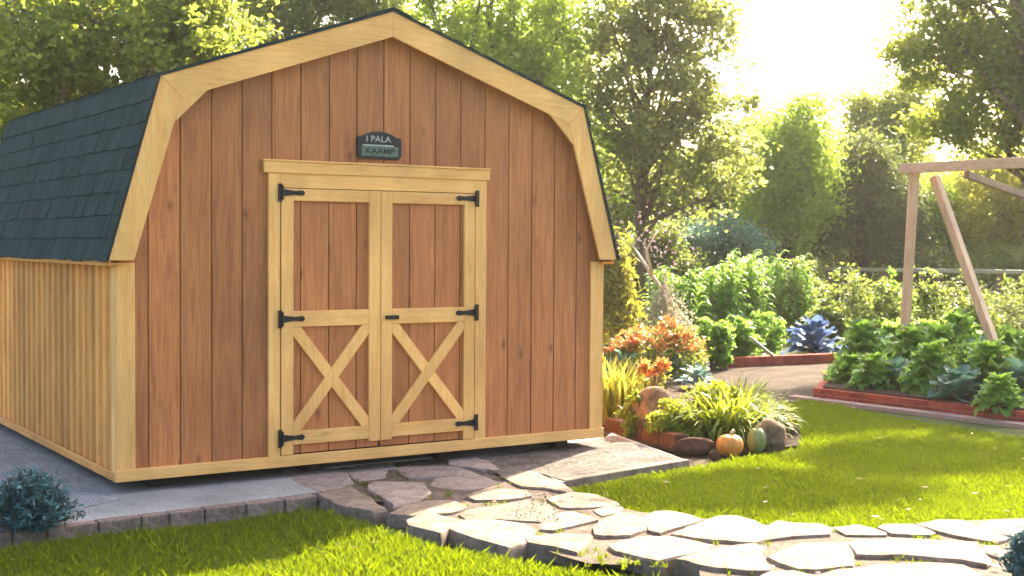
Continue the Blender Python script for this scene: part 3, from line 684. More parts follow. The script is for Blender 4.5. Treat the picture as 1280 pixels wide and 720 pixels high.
def tree(name, label, cat, base, lobes, nclump, per, rc, leaf, mats, seed, trunk_r=.15, trunk_top=None, nlimb=14, group=None, aspect=.55, shell=.45, lean=(0, 0), bark='bark', part='crown', stems=1):
    """lobes relative to base; all leaves take the first material"""
    t = thing(name, label, cat, base, 0, group)
    cc, pts = clumpy(lobes, nclump, per, rc, seed, shell)
    pts = pts[pts[:, 2] > .05]
    if isinstance(mats, str): mats = [mats]
    rr = np.random.default_rng(seed+5)
    npmesh(part, leaves(pts, leaf, aspect, seed+1), 4, M[mats[0]], t)
    rs_ = random.Random(seed); mb = MB()
    lb = np.array(lobes); top = Vector(trunk_top) if trunk_top else Vector((float(lb[:, 0].mean()), float(lb[:, 1].mean()), float(lb[:, 2].max())))
    for sidx in range(stems):
        b0 = Vector((rs_.uniform(-1, 1)*.12*(stems > 1), rs_.uniform(-1, 1)*.12*(stems > 1), -.15)); tp = top+Vector((rs_.uniform(-1, 1)*.5*(stems > 1), rs_.uniform(-1, 1)*.5*(stems > 1), 0))
        mids = [b0.lerp(tp, k/6)+Vector((rs_.uniform(-1, 1), rs_.uniform(-1, 1), 0))*trunk_r*(0 if k in (0,) else .9) for k in range(7)]
        mb.tube(mids, [trunk_r*(1.25 if k == 0 else 1-.14*k) for k in range(7)], 8)
    sel = rs_.sample(range(len(cc)), min(nlimb, len(cc)))
    for i in sel:
        e = Vector(cc[i]); k = rs_.uniform(.25, .8); s = b0.lerp(tp, min(.95, max(.12, min(k, e.z/max(.1, tp.z)*.8))))
        mid = s.lerp(e, .5)+Vector((rs_.uniform(-1, 1), rs_.uniform(-1, 1), .6))*(e-s).length*.12
        mb.tube([s, mid, e], [trunk_r*.38, trunk_r*.22, trunk_r*.07], 5)
    mb.build('trunk' if part == 'crown' else 'stem', M[bark], t, smooth=True)
    return t
def leafgrid(n, L, Wd, el0, el1, z0, z1, curl, ruffle, seed, nu=5, nv=4, spread=.0, taper=.42):
    """broad ruffled leaves growing from a stem, each a small curved grid"""
    r = np.random.default_rng(seed); V = []; Fc = []
    for i in range(n):
        t = (i+.5)/n; az = i*2.39996+r.uniform(-.3, .3); el = el0+(el1-el0)*t+r.uniform(-.12, .12)
        l = L*(1.05-taper*t)*r.uniform(.8, 1.2); wd = Wd*(1.05-taper*t)*r.uniform(.8, 1.2); zb = z0+(z1-z0)*t
        out = np.array([math.cos(az), math.sin(az), 0]); side = np.array([-math.sin(az), math.cos(az), 0]); upv = np.array([0, 0, 1.])
        ph = r.uniform(0, 6.28, 3); p = np.array([out[0]*spread*(1-t), out[1]*spread*(1-t), zb]); o = len(V); a = el
        rows = []
        for u in range(nu+1):
            s = u/nu; prof_w = (math.sin(math.pi*min(1, s*.86+.10))**.7)*(.35+.65*min(1, s*2)); a_ = el-curl*s*s
            dirv = out*math.cos(a_)+upv*math.sin(a_); nrm_ = -out*math.sin(a_)+upv*math.cos(a_)
            if u: p = p+dirv*l/nu
            for v in range(nv+1):
                q = (v/nv-.5)*2
                rf = ruffle*abs(q)*math.sin(ph[0]+s*11+q*2.5)*wd
                V.append(p+side*q*wd*.5*prof_w+nrm_*(q*q*.18*wd*prof_w+rf))
        for u in range(nu):
            for v in range(nv):
                b = o+u*(nv+1)+v; Fc.append((b, b+1, b+nv+2, b+nv+1))
    return np.array(V), np.array(Fc)
def leafy(name, label, cat, base, n, L, Wd, mat, seed, el=(.15, 1.35), z=(.02, .25), curl=.9, ruffle=.12, group=None, extra=None, nu=5, nv=4):
    V, Fc = leafgrid(n, L, Wd, el[0], el[1], z[0], z[1], curl, ruffle, seed, nu, nv)
    if extra is None:
        o = npmesh(name, V, 4, M[mat], None, base, Fc, True); return tag(o, label, cat, group)
    return V, Fc
def strappy(n, L, wd, seed, spread=.1, bend=1.2, el=(.9, 1.5), nu=6, taper=True):
    """narrow arching grass-like leaves"""
    r = np.random.default_rng(seed); V = []; Fc = []
    for i in range(n):
        az = r.uniform(0, 6.283); e = r.uniform(*el); l = L*r.uniform(.6, 1.15); w_ = wd*r.uniform(.7, 1.3)
        out = np.array([math.cos(az), math.sin(az), 0]); side = np.array([-math.sin(az), math.cos(az), 0]); upv = np.array([0, 0, 1.])
        rb_ = spread*math.sqrt(r.uniform()); ba = r.uniform(0, 6.283); p = np.array([math.cos(ba)*rb_, math.sin(ba)*rb_, -.02]); b = bend*r.uniform(.5, 1.4); o = len(V)
        for u in range(nu+1):
            s = u/nu; a_ = e-b*s*s
            if u: p = p+(out*math.cos(a_)+upv*math.sin(a_))*l/nu
            ww = w_*(1-s**2*.92)
            V += [p-side*ww*.5, p+side*ww*.5]
        for u in range(nu): q = o+2*u; Fc.append((q, q+1, q+3, q+2))
    return np.array(V), np.array(Fc)
def px_size(px, depth): return px*depth/F_PX
def base(px, depth, z=GZ): p = AT(px, 300, depth); return (p.x, depth, z)
HAZE = .00045
def TAG_LEAF(verts_faces, name, label, cat, loc, mat, group=None, smooth=True):
    V, Fc = verts_faces; o = npmesh(name, V, 4, M[mat], None, loc, Fc, smooth); return tag(o, label, cat, group)
# ---- raised brick bed on the right
FL = G(1017, 486, .05); fd = (G(1280, 516, .05)-FL); fd.z = 0; fd.normalize(); FR = FL+fd*4.2
bd = Vector((.32, .95, 0)).normalized(); BR = FR+bd*3.6; BL = FL+bd*3.4
bed = thing('raised_bed', 'low red brick raised bed full of cabbages and leafy greens', 'raised bed', (FL.x, FL.y, GZ))
def brickwall(a, b, name, parent, z0, z1, th, mat, org, courses=2, bl=.20):
    d = (b-a); L = Vector((d.x, d.y)).length; d = Vector((d.x, d.y, 0)).normalized(); nn = Vector((-d.y, d.x, 0))
    mb = MB(); k = max(1, round(L/bl)); h = (z1-z0)/courses; rs_ = random.Random(9)
    for c_ in range(courses):
        for i in range(k+1):
            s0 = max(0, (i-(.5 if c_ % 2 else 0))*L/k); s1 = min(L, (i+1-(.5 if c_ % 2 else 0))*L/k)
            if s1-s0 < .03: continue
            j = rs_.uniform(-.003, .003)
            pts = [a+d*(s0+.003)+nn*j, a+d*(s1-.003)+nn*j, a+d*(s1-.003)+nn*(th+j), a+d*(s0+.003)+nn*(th+j)]
            mb.prism_z([(p-org)[:2] for p in pts], z0+c_*h+.002-org.z, z0+(c_+1)*h-.003-org.z)
    o = mb.build(name, M[mat], parent, bevel=.005)
    mb = MB(); pts = [a+d*.006+nn*.007, b-d*.006+nn*.007, b-d*.006+nn*(th-.007), a+d*.006+nn*(th-.007)]
    mb.prism_z([(p-org)[:2] for p in pts], z0-org.z, z1-.006-org.z); mb.build('mortar', M['mortar'], o)
    return o
org = Vector((FL.x, FL.y, GZ))
brickwall(FL, FR, 'brick_wall', bed, GZ-.02, .062, .11, 'brick', org)
brickwall(BL+fd*.0, FL+bd*.02, 'brick_wall', bed, GZ-.02, .060, .11, 'brick', org)
brickwall(BR, BL, 'brick_wall', bed, GZ-.02, .058, .11, 'brick', org)
mb = MB(); mb.prism_z([(p-org)[:2] for p in (FL+fd*.12+bd*.1, FR-fd*.02+bd*.1, BR-fd*.05-bd*.1, BL+fd*.1-bd*.1)], -.02, .13); mb.build('soil', M['soil'], bed)
nn = Vector((fd.y, -fd.x, 0)); fo_ = FL-fd*.25
mb = MB(); mb.prism_z([(p-org)[:2] for p in (fo_+nn*.17, FR+nn*.17, FR+nn*.002, fo_+nn*.002)], -.03, .012); mb.build('footing', M['mortar'], bed)

# plants of the raised bed: (px centre, px y of foot, px height, kind, label)
def bedz(px, py): return G(px, py, .03)
VEG = [
 (1062, 484, 52, 'let', 'pale ruffled lettuce at the left corner of the brick bed'),
 (1078, 470, 70, 'tall', 'tall fresh green leafy vegetable rising near the left corner of the brick bed'),
 (1092, 491, 50, 'grn', 'low dark green leafy vegetable second along the front of the brick bed'),
 (1118, 490, 62, 'cab', 'blue green cabbage nearest the foot of the timber post'),
 (1143, 480, 74, 'tall', 'bright leafy vegetable covering the foot of the timber post'),
 (1166, 497, 70, 'grn', 'dark leafy vegetable between the two front cabbages'),
 (1174, 478, 72, 'tall', 'upright fresh green vegetable between the post and the slanted leg'),
 (1200, 505, 66, 'cab', 'large blue green cabbage in the front of the bed below the slanted leg'),
 (1213, 484, 66, 'let', 'pale green ruffled vegetable behind the large front cabbage'),
 (1237, 501, 78, 'tall', 'tallest bright leafy vegetable right of the slanted leg'),
 (1250, 514, 48, 'grn', 'low dark leafy vegetable at the bed front near the right edge'),
 (1277, 505, 78, 'cab', 'blue green cabbage cut by the right edge of the photo'),
 (1290, 490, 74, 'tall', 'leafy vegetable mostly outside the right edge of the photo'),
 (1094, 455, 50, 'cab', 'small grey blue cabbage in the back row left of the post'),
 (1116, 452, 62, 'let', 'light green plant in the back row just left of the post'),
 (1160, 452, 52, 'grn', 'dark green plant in the back row between post and leg'),
 (1196, 456, 66, 'tall', 'leafy plant in the back row left of the slanted leg'),
 (1228, 462, 52, 'cab', 'pale cabbage in the back row at the foot of the slanted leg'),
 (1262, 462, 60, 'let', 'green plant in the back row right of the slanted leg'),
 (1130, 470, 58, 'grn', 'dark leafy plant hiding behind the cabbage by the post'),
]
for i, (px, py, ph, kd, lab) in enumerate(VEG):
    p = G(px, py, .02); hgt = ph*p.y/F_PX
    if kd == 'cab':
        V, Fc = leafgrid(26, hgt*.72, hgt*.58, .12, 1.25, .01, hgt*.35, .55, .10, 40+i)
        TAG_LEAF((V, Fc), 'cabbage', lab, 'cabbage', (p.x, p.y, .02), 'lf_blue', 'vegetables in the raised brick bed')
    elif kd == 'let':
        V, Fc = leafgrid(44, hgt*.60, hgt*.46, .1, 1.4, .0, hgt*.55, .8, .25, 40+i)
        TAG_LEAF((V, Fc), 'lettuce', lab, 'lettuce', (p.x, p.y, .02), 'lf_bright', 'vegetables in the raised brick bed')
    else:
        V, Fc = leafgrid(95, hgt*.42, hgt*.26, -.1, 1.35, .03, hgt*.72, 1.0, .22, 40+i, 4, 2, .16, .12)
        TAG_LEAF((V, Fc), 'leafy_vegetable', lab, 'vegetable', (p.x, p.y, .02), 'lf_bright', 'vegetables in the raised brick bed')

# ---- timber A-frame over the bed
A0 = AT(1127, 211, 16.8); A1 = AT(1300, 202, 15.2); dd = (A1-A0).normalized()
fr_ = thing('timber_frame', 'weathered tan timber frame with a level beam, post and slanted leg over the vegetable bed', 'garden frame', (A0.x, A0.y, GZ))
o_ = Vector((A0.x, A0.y, GZ))
def bar(name, a, b, w_, h_, mat='pink_wood'):
    mb = MB(); mb.beam(a-o_, b-o_, w_, h_); return mb.build(name, M[mat], fr_, bevel=.006)
bar('beam', A0, A0+dd*5.5, .11, .125, 'pink_wood_x')
pt_ = AT(1143, 216, 16.72); pb = AT(1130, 440, 16.72); pb = Vector((pb.x-.02, pb.y, .0)); bar('post', pt_, pb, .105, .105)
lt = AT(1168, 221, 16.75); lb_ = AT(1243, 432, 16.0); d_ = (lb_-lt); lb2 = lt+d_*((lt.z-.0)/(-d_.z)); bar('leg', lt, lb2, .10, .10)
b0_ = AT(1208, 218, 16.5); b1_ = AT(1330, 262, 18.3); bar('brace', b0_, b1_, .07, .09, 'rust_post')
e1 = A0+dd*4.6; bar('post', e1+Vector((0, 0, -.07)), Vector((e1.x+.1, e1.y, 0)), .105, .105)
bar('leg', e1+Vector((.2, .1, -.07)), Vector((e1.x+1.2, e1.y+.5, 0)), .10, .10)

# ---- bed of flowers and rocks beside the shed
def brick(px0, py0, px1, py1, h, label, dep=.13, mat='old_brick', z0=GZ-.02):
    a, b = G(px0, py0, GZ), G(px1, py1, GZ); d = (b-a).normalized(); nn = Vector((-d.y, d.x, 0)); c = (a+b)/2
    mb = MB(); mb.prism_z([(q-c)[:2] for q in (a+nn*0, b+nn*0, b+nn*dep, a+nn*dep)], -.02, h)
    o = mb.build('edging_brick', M[mat], loc=c, bevel=.014); o.rotation_euler = (rnd.uniform(-.04, .04), rnd.uniform(-.03, .03), 0)
    tag(o, label, 'brick', 'old bricks edging the flower bed')
brick(756, 541, 777, 546, .135, 'dark red brick edging the flower bed right at the shed corner')
brick(778, 546, 800, 552, .14, 'dark red edging brick below the tall golden stalks')
brick(801, 552, 822, 558, .13, 'dark red edging brick below the left side of the tan boulder')
brick(823, 558, 843, 565, .14, 'brown edging brick below the right side of the tan boulder')
def rock(px, py, wpx, hpx, label, seed, mat='boulder', dep=.8, cat='rock', flat=0, name='rock'):
    p = G(px, py, GZ); sx = wpx*p.y/F_PX/2; sz = hpx*p.y/F_PX
    r = random.Random(seed); import bmesh
    bm = bmesh.new(); bmesh.ops.create_icosphere(bm, subdivisions=4, radius=1)
    from mathutils import noise as mn
    off = Vector((seed*3.1, seed*1.7, seed))
    pl = [(Vector((r.gauss(0, 1), r.gauss(0, 1), r.gauss(0, .8))).normalized(), r.uniform(.72, .92)) for _ in range(12)]
    for v in bm.verts:
        q = v.co.copy()
        for nrm_, dd_ in pl:
            e = q.dot(nrm_)-dd_
            if e > 0: q -= nrm_*e*.85
        q *= 1+.10*mn.noise(q*1.6+off)+.05*mn.noise(q*5+off)+.02*mn.noise(q*14+off)
        v.co = Vector((q.x*sx, q.y*sx*dep, (q.z*.5+.42)*sz))
    me = bpy.data.meshes.new(name); bm.to_mesh(me); bm.free(); me.materials.append(M[mat])
    for f_ in me.polygons: f_.use_smooth = True
    o = bpy.data.objects.new(name, me); C.objects.link(o); o.location = (p.x, p.y+sx*dep*.7, GZ); tag(o, label, cat)
    return o
rock(868, 570, 58, 24, 'long flat topped brown stone edging the bed left of the pumpkin', 11, 'old_brick', .5)
rock(818, 552, 66, 74, 'tan boulder topped with orange flowers beside the golden stalks', 12, 'boulder', .7)
rock(966, 566, 46, 44, 'rounded brown boulder at the right end of the flower bed', 13)
rock(893, 575, 14, 12, 'small dark stone on the soil just left of the pumpkin', 14, 'old_brick')
rock(990, 545, 22, 18, 'small brown stone half under the bright bush by the lawn', 15)
# pumpkin and squash: ribbed, with stems
def gourd(px, py, wpx, hpx, label, mat, name, ribs, cat):
    p = G(px, py, GZ); a = wpx*p.y/F_PX/2; h = hpx*p.y/F_PX
    t = thing(name, label, cat, (p.x, p.y+a, GZ)); n, m_ = 48, 14; vs = []; fs = []
    for j in range(m_+1):
        th = math.pi*j/m_
        for k in range(n):
            ph = 2*math.pi*k/n; rb_ = 1-.09*(1-abs(math.cos(ph*ribs/2)))*math.sin(th)
            rr_ = math.sin(th)**.8*a*rb_; zz = h/2-math.cos(th)*h/2*(1-.12*(1-math.sin(th))*(j > m_/2))
            vs.append((rr_*math.cos(ph), rr_*math.sin(ph), zz))
    for j in range(m_):
        for k in range(n): fs.append((j*n+k, j*n+(k+1) % n, (j+1)*n+(k+1) % n, (j+1)*n+k))
    mb = MB(); mb.add(vs, fs); mb.build('skin', M[mat], t, smooth=True)
    mb = MB(); mb.tube([(0, 0, h*.86), (.01, 0, h*1.02), (.035, .01, h*1.14)], [.016, .012, .014], 7); mb.build('stem', M['straw'], t, smooth=True)
gourd(915, 573, 35, 29, 'small orange pumpkin on the soil in front of the bright green bush', 'pumpkin', 'pumpkin', 10, 'pumpkin')
gourd(948, 568, 25, 33, 'tall ribbed yellow green squash between the pumpkin and the brown boulder', 'squash', 'squash', 12, 'squash')

# golden upright stalks by the shed corner
p = G(772, 534, GZ); TAG_LEAF(strappy(420, .66, .038, 21, .26, .7, (1.1, 1.55)), 'ornamental_grass', 'tall yellow green upright stalks against the shed corner', 'grass plant', (p.x, p.y+.25, GZ), 'lf_yellow')
p = G(860, 553, GZ); TAG_LEAF(strappy(120, .46, .018, 22, .12, 2.0, (1.0, 1.5)), 'fountain_grass', 'striped fountain grass drooping over the edging in front of the boulder', 'grass plant', (p.x, p.y+.12, GZ), 'straw')
TAG_LEAF(strappy(520, .42, .026, 23, .15, 1.7, (.7, 1.4)), 'fountain_grass', 'green arching grass at the foot of the striped fountain grass', 'grass plant', (p.x+.08, p.y+.22, GZ), 'lf_clump')
p = G(805, 548, GZ); TAG_LEAF(strappy(12, .46, .022, 24, .16, .9, (1.2, 1.55)), 'ornamental_grass', 'dry straw coloured blades standing in front of the tan boulder', 'grass plant', (p.x, p.y+.02, GZ), 'straw')
def mound(name, label, cat, px, py, wpx, hpx, leaf, mats, seed, n=2600, aspect=.5, flowers=None, nf=0, depthf=.8, group=None, z=GZ, trunk=False, fsize=.03, top=.0, stems=5, dep=None):
    """a bushy plant: foliage > clumps of leaves, stems, optional blossoms on the lit top"""
    p = G(px, py, z) if dep is None else Vector(base(px, dep, z)); a = wpx*p.y/F_PX/2; h = hpx*p.y/F_PX
    t = thing(name, label, cat, (p.x, p.y+a*depthf*.6, z), 0, group)
    lobes = [(0, 0, h*.50, a*.8, a*depthf*.8, h*.46), (-a*.45, 0, h*.38, a*.55, a*depthf*.6, h*.36), (a*.45, .05, h*.40, a*.55, a*depthf*.6, h*.38)]
    per = 26; cc, pts = clumpy(lobes, max(20, n//per), per, min(a, h)*.20, seed, .35)
    pts = pts[pts[:, 2] > .0]
    npmesh('foliage', leaves(pts, leaf, aspect, seed, .6), 4, M[mats], t)
    if flowers:
        r = np.random.default_rng(seed+9); hi = cc[cc[:, 2] > h*(.5+top)]
        k = r.integers(0, len(hi), nf); fp = hi[k]+r.normal(size=(nf, 3))*np.array([.06, .06, .03])*a*1.4; fp[:, 2] += h*.06
        npmesh('blossoms', leaves(np.repeat(fp, 4, 0)+r.normal(size=(nf*4, 3))*fsize*.35, fsize, .8, seed+3, 1.0), 4, M[flowers], t)
    rs_ = random.Random(seed); mb = MB()
    for i in range(stems):
        e = Vector((rs_.uniform(-.6, .6)*a, rs_.uniform(-.4, .4)*a, h*rs_.uniform(.5, .8))); mb.tube([(e.x*.2, e.y*.2, -.03), tuple(e*.5+Vector((0, 0, h*.08))), tuple(e)], [.012, .009, .004], 5)
    mb.build('stem', M['bark'], t)
    return t
for px, py, ph, sd, lab in ((884, 557, 72, 41, 'bright yellow green leafy plant touching the fountain grass'), (916, 560, 92, 42, 'tallest bright yellow green leafy plant, behind the orange pumpkin'),
        (950, 555, 70, 43, 'bright yellow green leafy plant behind the ribbed squash'), (928, 540, 78, 44, 'yellow green leafy plant at the back of the flower bed by the garden path')):
    q = G(px, py, GZ); h_ = ph*q.y/F_PX; V = strappy(460, h_*.98, .034, sd, .13, 1.5, (.75, 1.5))
    TAG_LEAF(V, 'leafy_plant', lab, 'plant', (q.x, q.y+.24, GZ+.02), 'lf_clump')
for px, py, wp, hp, sd, lab in ((842, 560, 64, 66, 201, 'leafy yellow green plant pressed against the right side of the tan boulder'), (898, 552, 86, 84, 202, 'bushy yellow green plant rising behind the fountain grass'), (958, 545, 66, 62, 203, 'bushy bright plant behind the rounded brown boulder'), (794, 552, 38, 66, 204, 'leafy green plant between the upright stalks and the tan boulder')):
    mound('bushy_plant', lab, 'plant', px, py, wp, hp, .055, 'lf_clump', sd, 1700, .42)
mound('bush', 'low bright green bush beside the brown boulder', 'bush', 962, 548, 60, 52, .05, 'lf_yellow', 32, 1800, .45)
p_ = mound('flowering_plant', 'orange flowers growing over the top of the tan boulder', 'flowers', 818, 486, 54, 36, .045, 'lf_yellow', 33, 520, .5, 'fl_orange', 80, .6, fsize=.045, z=.36)
mound('flowering_shrub', 'round shrub with dark green middle under a cap of orange blossom', 'shrub', 822, 480, 128, 84, .05, 'lf_mid', 34, 4200, .5, 'fl_orange', 460, .8, fsize=.055, top=-.05)
mound('flowering_shrub', 'small shrub of yellow and orange blossom against the shed edge', 'shrub', 768, 460, 56, 64, .05, 'lf_yellow', 35, 1300, .5, 'fl_orange', 130, .8, fsize=.055)
mound('flowering_plant', 'yellow blossom on the right flank of the orange shrub', 'flowers', 868, 470, 44, 56, .05, 'lf_yellow', 36, 1100, .5, 'fl_yellow', 60, .8, fsize=.05)
for px, py, ph, L, sd, lab in ((782, 478, 52, .30, 51, 'blue green leafy plant between the golden stalks and the orange shrub'), (766, 470, 50, .28, 54, 'blue green leafy plant against the shed edge under the yellow blossom'),
        (842, 476, 40, .26, 52, 'blue green leafy plant under the orange shrub'), (872, 486, 38, .24, 53, 'pale silvery leafy plant behind the bright bush')):
    q = G(px, py, GZ+.02); V = leafgrid(26, L*1.2, L*.55, .2, 1.3, .02, ph*q.y/F_PX*.4, .6, .12, sd)
    TAG_LEAF(V, 'leafy_plant', lab, 'plant', (q.x, q.y, GZ+.02), 'lf_pale' if sd == 53 else 'lf_blue')
# weeping golden shrub, silvery arching shrub, pink blossoms
def weeping(name, label, px, dep, top_py, wpx, mat, seed, n=34, lean=0, leaf=.10, bark_='bark', droop=1.0):
    b = Vector(base(px, dep)); H = AT(px, top_py, dep).z-GZ; a = wpx*dep/F_PX/2
    t = thing(name, label, 'shrub', b); rs_ = random.Random(seed); mb = MB(); pts = []
    tp = Vector((lean*H, 0, H*.96)); mb.tube([(0, 0, -.05), tuple(tp*.5+Vector((.03, 0, 0))), tuple(tp)], [.035, .026, .012], 6)
    for i in range(n):
        s = tp*rs_.uniform(.62, 1.0); az = rs_.uniform(0, 6.283); rr_ = a*rs_.uniform(.25, 1.0); e = Vector((s.x+math.cos(az)*rr_+lean*.3, math.sin(az)*rr_, max(.08, s.z-H*rs_.uniform(.25, .85)*droop)))
        mid = s.lerp(e, .5)+Vector((0, 0, H*.14)); path = []
        for k in range(9):
            u = k/8; path.append((s.lerp(mid, u)).lerp(mid.lerp(e, u), u))
        mb.tube(path[::2], [.011, .009, .007, .005, .003], 4)
        for k in range(90):
            u = rs_.uniform(.1, 1)*8; j = min(7, int(u)); q = path[j].lerp(path[j+1], u-j); pts.append(q+Vector([rs_.gauss(0, .08) for _ in range(3)])-Vector((0, 0, rs_.uniform(0, .10))))
    npmesh('foliage', leaves(np.array([tuple(q) for q in pts]), leaf, .38, seed, .3, .8), 4, M[mat], t); mb.build('branches', M[bark_], t, smooth=True)
weeping('weeping_shrub', 'tall golden weeping shrub rising beside the shed roof edge', 772, 17.5, 282, 84, 'lf_yellow', 61, 46)
weeping('arching_shrub', 'silvery cream shrub with one long pale arching branch', 818, 19.0, 345, 100, 'pale_twig', 62, 24, .12, .05, 'pink_wood')
t = thing('flowering_branch', 'pinkish bare branch with pale pink blossom behind the golden weeping shrub', 'branch', base(818, 19.6)); mb = MB()
ofs = Vector(t.location)
P = [AT(866, 412, 19.2), AT(842, 382, 19.3), AT(816, 346, 19.4), AT(790, 306, 19.5)]; root = Vector((P[0].x+.12, P[0].y, GZ-.05))
mb.tube([root-ofs]+[q-ofs for q in P], [.05, .04, .035, .03, .015], 7)
mb.tube([P[2]-ofs, AT(808, 312, 19.4)-ofs, AT(822, 288, 19.5)-ofs], [.025, .018, .008], 5); mb.build('limb', M['pink_wood'], t, smooth=True)
r_ = np.random.default_rng(4); cs = np.array([tuple(AT(x, y, 19.5)-ofs) for x, y in ((806, 318), (822, 300), (800, 300), (834, 312), (792, 286), (815, 290), (760, 262), (842, 326))])
pp = cs[r_.integers(0, len(cs), 130)]+r_.normal(size=(130, 3))*.15; npmesh('blossoms', leaves(pp, .06, .7, 8, .5), 4, M['fl_pink'], t)

# ---- low brick edging, cabbage and greens of the back bed
a, b = G(905, 459, GZ), G(1062, 452, GZ); low = thing('low_brick_border', 'low dark red brick border along the far vegetable row', 'border', (a.x, a.y, GZ))
brickwall(a, b, 'bricks', low, GZ-.02, GZ+.13, .12, 'brick', Vector((a.x, a.y, GZ)), 1)
mb = MB(); q0, q1 = AT(938, 422, 18.4), G(975, 452, GZ+.03); q = thing('garden_stake', 'pale stake leaning on the low brick border', 'stake', (q1.x, q1.y, GZ)); mb.tube([q0-Vector(q.location), q1-Vector(q.location)], [.02, .022], 8); mb.tube([q0-Vector(q.location)+Vector((-.02, 0, .012)), q0-Vector(q.location)+Vector((.002, 0, -.001))], [.016, .021], 8); mb.build('shaft', M['sign_pale'], q, smooth=True)
FAR = [
 ('shrub', 'green shrub at the left end of the fence, behind the drooping rows', 838, 425, 74, 92, 'lf_mid', .08),
 ('shrub', 'green shrub filling the gap under the fence behind the bright vegetables', 1008, 424, 84, 108, 'lf_mid', .08),
 ('shrub', 'tall light green shrub just left of the timber post under the rail', 1128, 426, 74, 96, 'lf_bright', .08),
 ('shrub', 'fresh green shrub under the rail in front of the dark hedge', 1222, 446, 80, 96, 'lf_mid', .08),
 ('kale', 'leafy green vegetable at the left end of the far row, behind the orange shrub', 893, 462, 56, 72, 'lf_bright', .09),
 ('kale', 'rounded fresh green vegetable left of the pale stake', 922, 455, 66, 62, 'lf_bright', .09),
 ('kale', 'bright leafy vegetable between the pale stake and the blue cabbage', 956, 446, 62, 58, 'lf_bright', .08),
 ('bush', 'dark green low plant behind the blue cabbage', 1040, 437, 60, 66, 'lf_mid', .08),
 ('bush', 'loose light green plant under the fence right of the blue cabbage', 1058, 434, 90, 104, 'lf_mid', .08),
 ('bush', 'mid green bush under the fence left of the timber post', 1100, 430, 76, 96, 'lf_mid', .08),
 ('bush', 'pale green feathery plant between timber post and slanted leg', 1164, 440, 62, 112, 'lf_mid', .07),
 ('bush', 'dark green hedge plant between post and leg under the fence rail', 1190, 432, 64, 84, 'lf_dark', .07),
 ('hedge', 'dark clipped hedge under the fence right of the slanted leg', 1252, 436, 100, 78, 'lf_dark', .06),
 ('shrub', 'mid green shrub between the slanted leg and the right edge, just under the rail', 1288, 428, 96, 92, 'lf_mid', .08),
 ('shrub', 'deep green shrub under the rail right behind the slanted leg', 1210, 426, 84, 90, 'lf_dark', .08),
 ('hedge', 'end of the dark hedge at the right edge of the photo', 1325, 440, 96, 80, 'lf_dark', .06),
]
for i, (nm, lab, px, py, wp, hp, mt, lf) in enumerate(FAR):
    mound(nm, lab, nm if nm != 'kale' else 'vegetable', px, py, wp, hp, lf, mt, 70+i, 2600, .5)
q = G(1018, 443, GZ); V = leafgrid(40, .52, .30, .1, 1.35, .02, .3, .5, .16, 91); TAG_LEAF(V, 'cabbage', 'large violet blue cabbage beside the low brick border', 'cabbage', (q.x, q.y, GZ), 'lf_violet')
# tall reedy rows
def reeds(name, label, px, py, wpx, hpx, mat, seed, n=16):
    q = G(px, py, GZ); a = wpx*q.y/F_PX/2; h = hpx*q.y/F_PX; t = thing(name, label, 'vegetable row', (q.x, q.y+.3, GZ)); rs_ = random.Random(seed); mb = MB(); VV = []; FF = []; o = 0
    for i in range(n):
        x, y = rs_.uniform(-a, a), rs_.uniform(-.4, .4); hh = h*rs_.uniform(.75, 1.05); mb.tube([(x, y, -.03), (x+rs_.uniform(-.04, .04), y, hh*.9)], [.014, .006], 5)
        V, Fc = leafgrid(30, .38, .09, .4, 1.35, .1, hh*.86, 1.7, .1, seed*40+i, 4, 2)
        V = V+np.array([x, y, 0]); VV.append(V); FF.append(Fc+o); o += len(V)
    npmesh('leaf_blades', np.concatenate(VV), 4, M[mat], t, None, np.concatenate(FF), True); mb.build('stalks', M['lf_mid'], t)
reeds('bean_row', 'row of tall green drooping plants below the blue green bush', 852, 436, 66, 104, 'lf_bright', 1, 24)
reeds('bean_row', 'row of tall green plants in front of the left end of the fence rail', 893, 432, 60, 112, 'lf_bright', 2, 22)
reeds('bean_row', 'taller lighter green plants right of the drooping row', 928, 428, 54, 122, 'lf_bright', 3, 22)
reeds('bean_row', 'tall grassy green plants standing behind the bright vegetables', 978, 424, 76, 114, 'lf_bright', 4, 22)

# ---- fence
fl_, fr2 = AT(812, 332, 33), AT(1330, 341, 25.5)
fz = thing('rail_fence', 'grey timber rail fence running behind the vegetable rows', 'fence', (fl_.x, fl_.y, GZ)); fo2 = Vector((fl_.x, fl_.y, GZ))
mb = MB(); mb.beam(fl_-fo2, fr2-fo2, .08, .08); mb.build('rail', M['old_rail'], fz, bevel=.008)
for zz in (.3,):
    mb = MB(); mb.beam(Vector((fl_.x, fl_.y, zz-.05))-fo2, Vector((fr2.x, fr2.y, zz-.05))-fo2, .03, .08); mb.build('rail', M['old_rail'], fz)
for k in range(9):
    q = fl_.lerp(fr2, k/8.0+(.0)); mb = MB(); mb.beam(Vector((q.x, q.y+.07, -.15))-fo2+Vector((0, 0, .1)), Vector((q.x, q.y+.07, q.z-.02))-fo2, .12, .12, (0, 1, 0)); mb.build('post', M['rust_post'], fz)
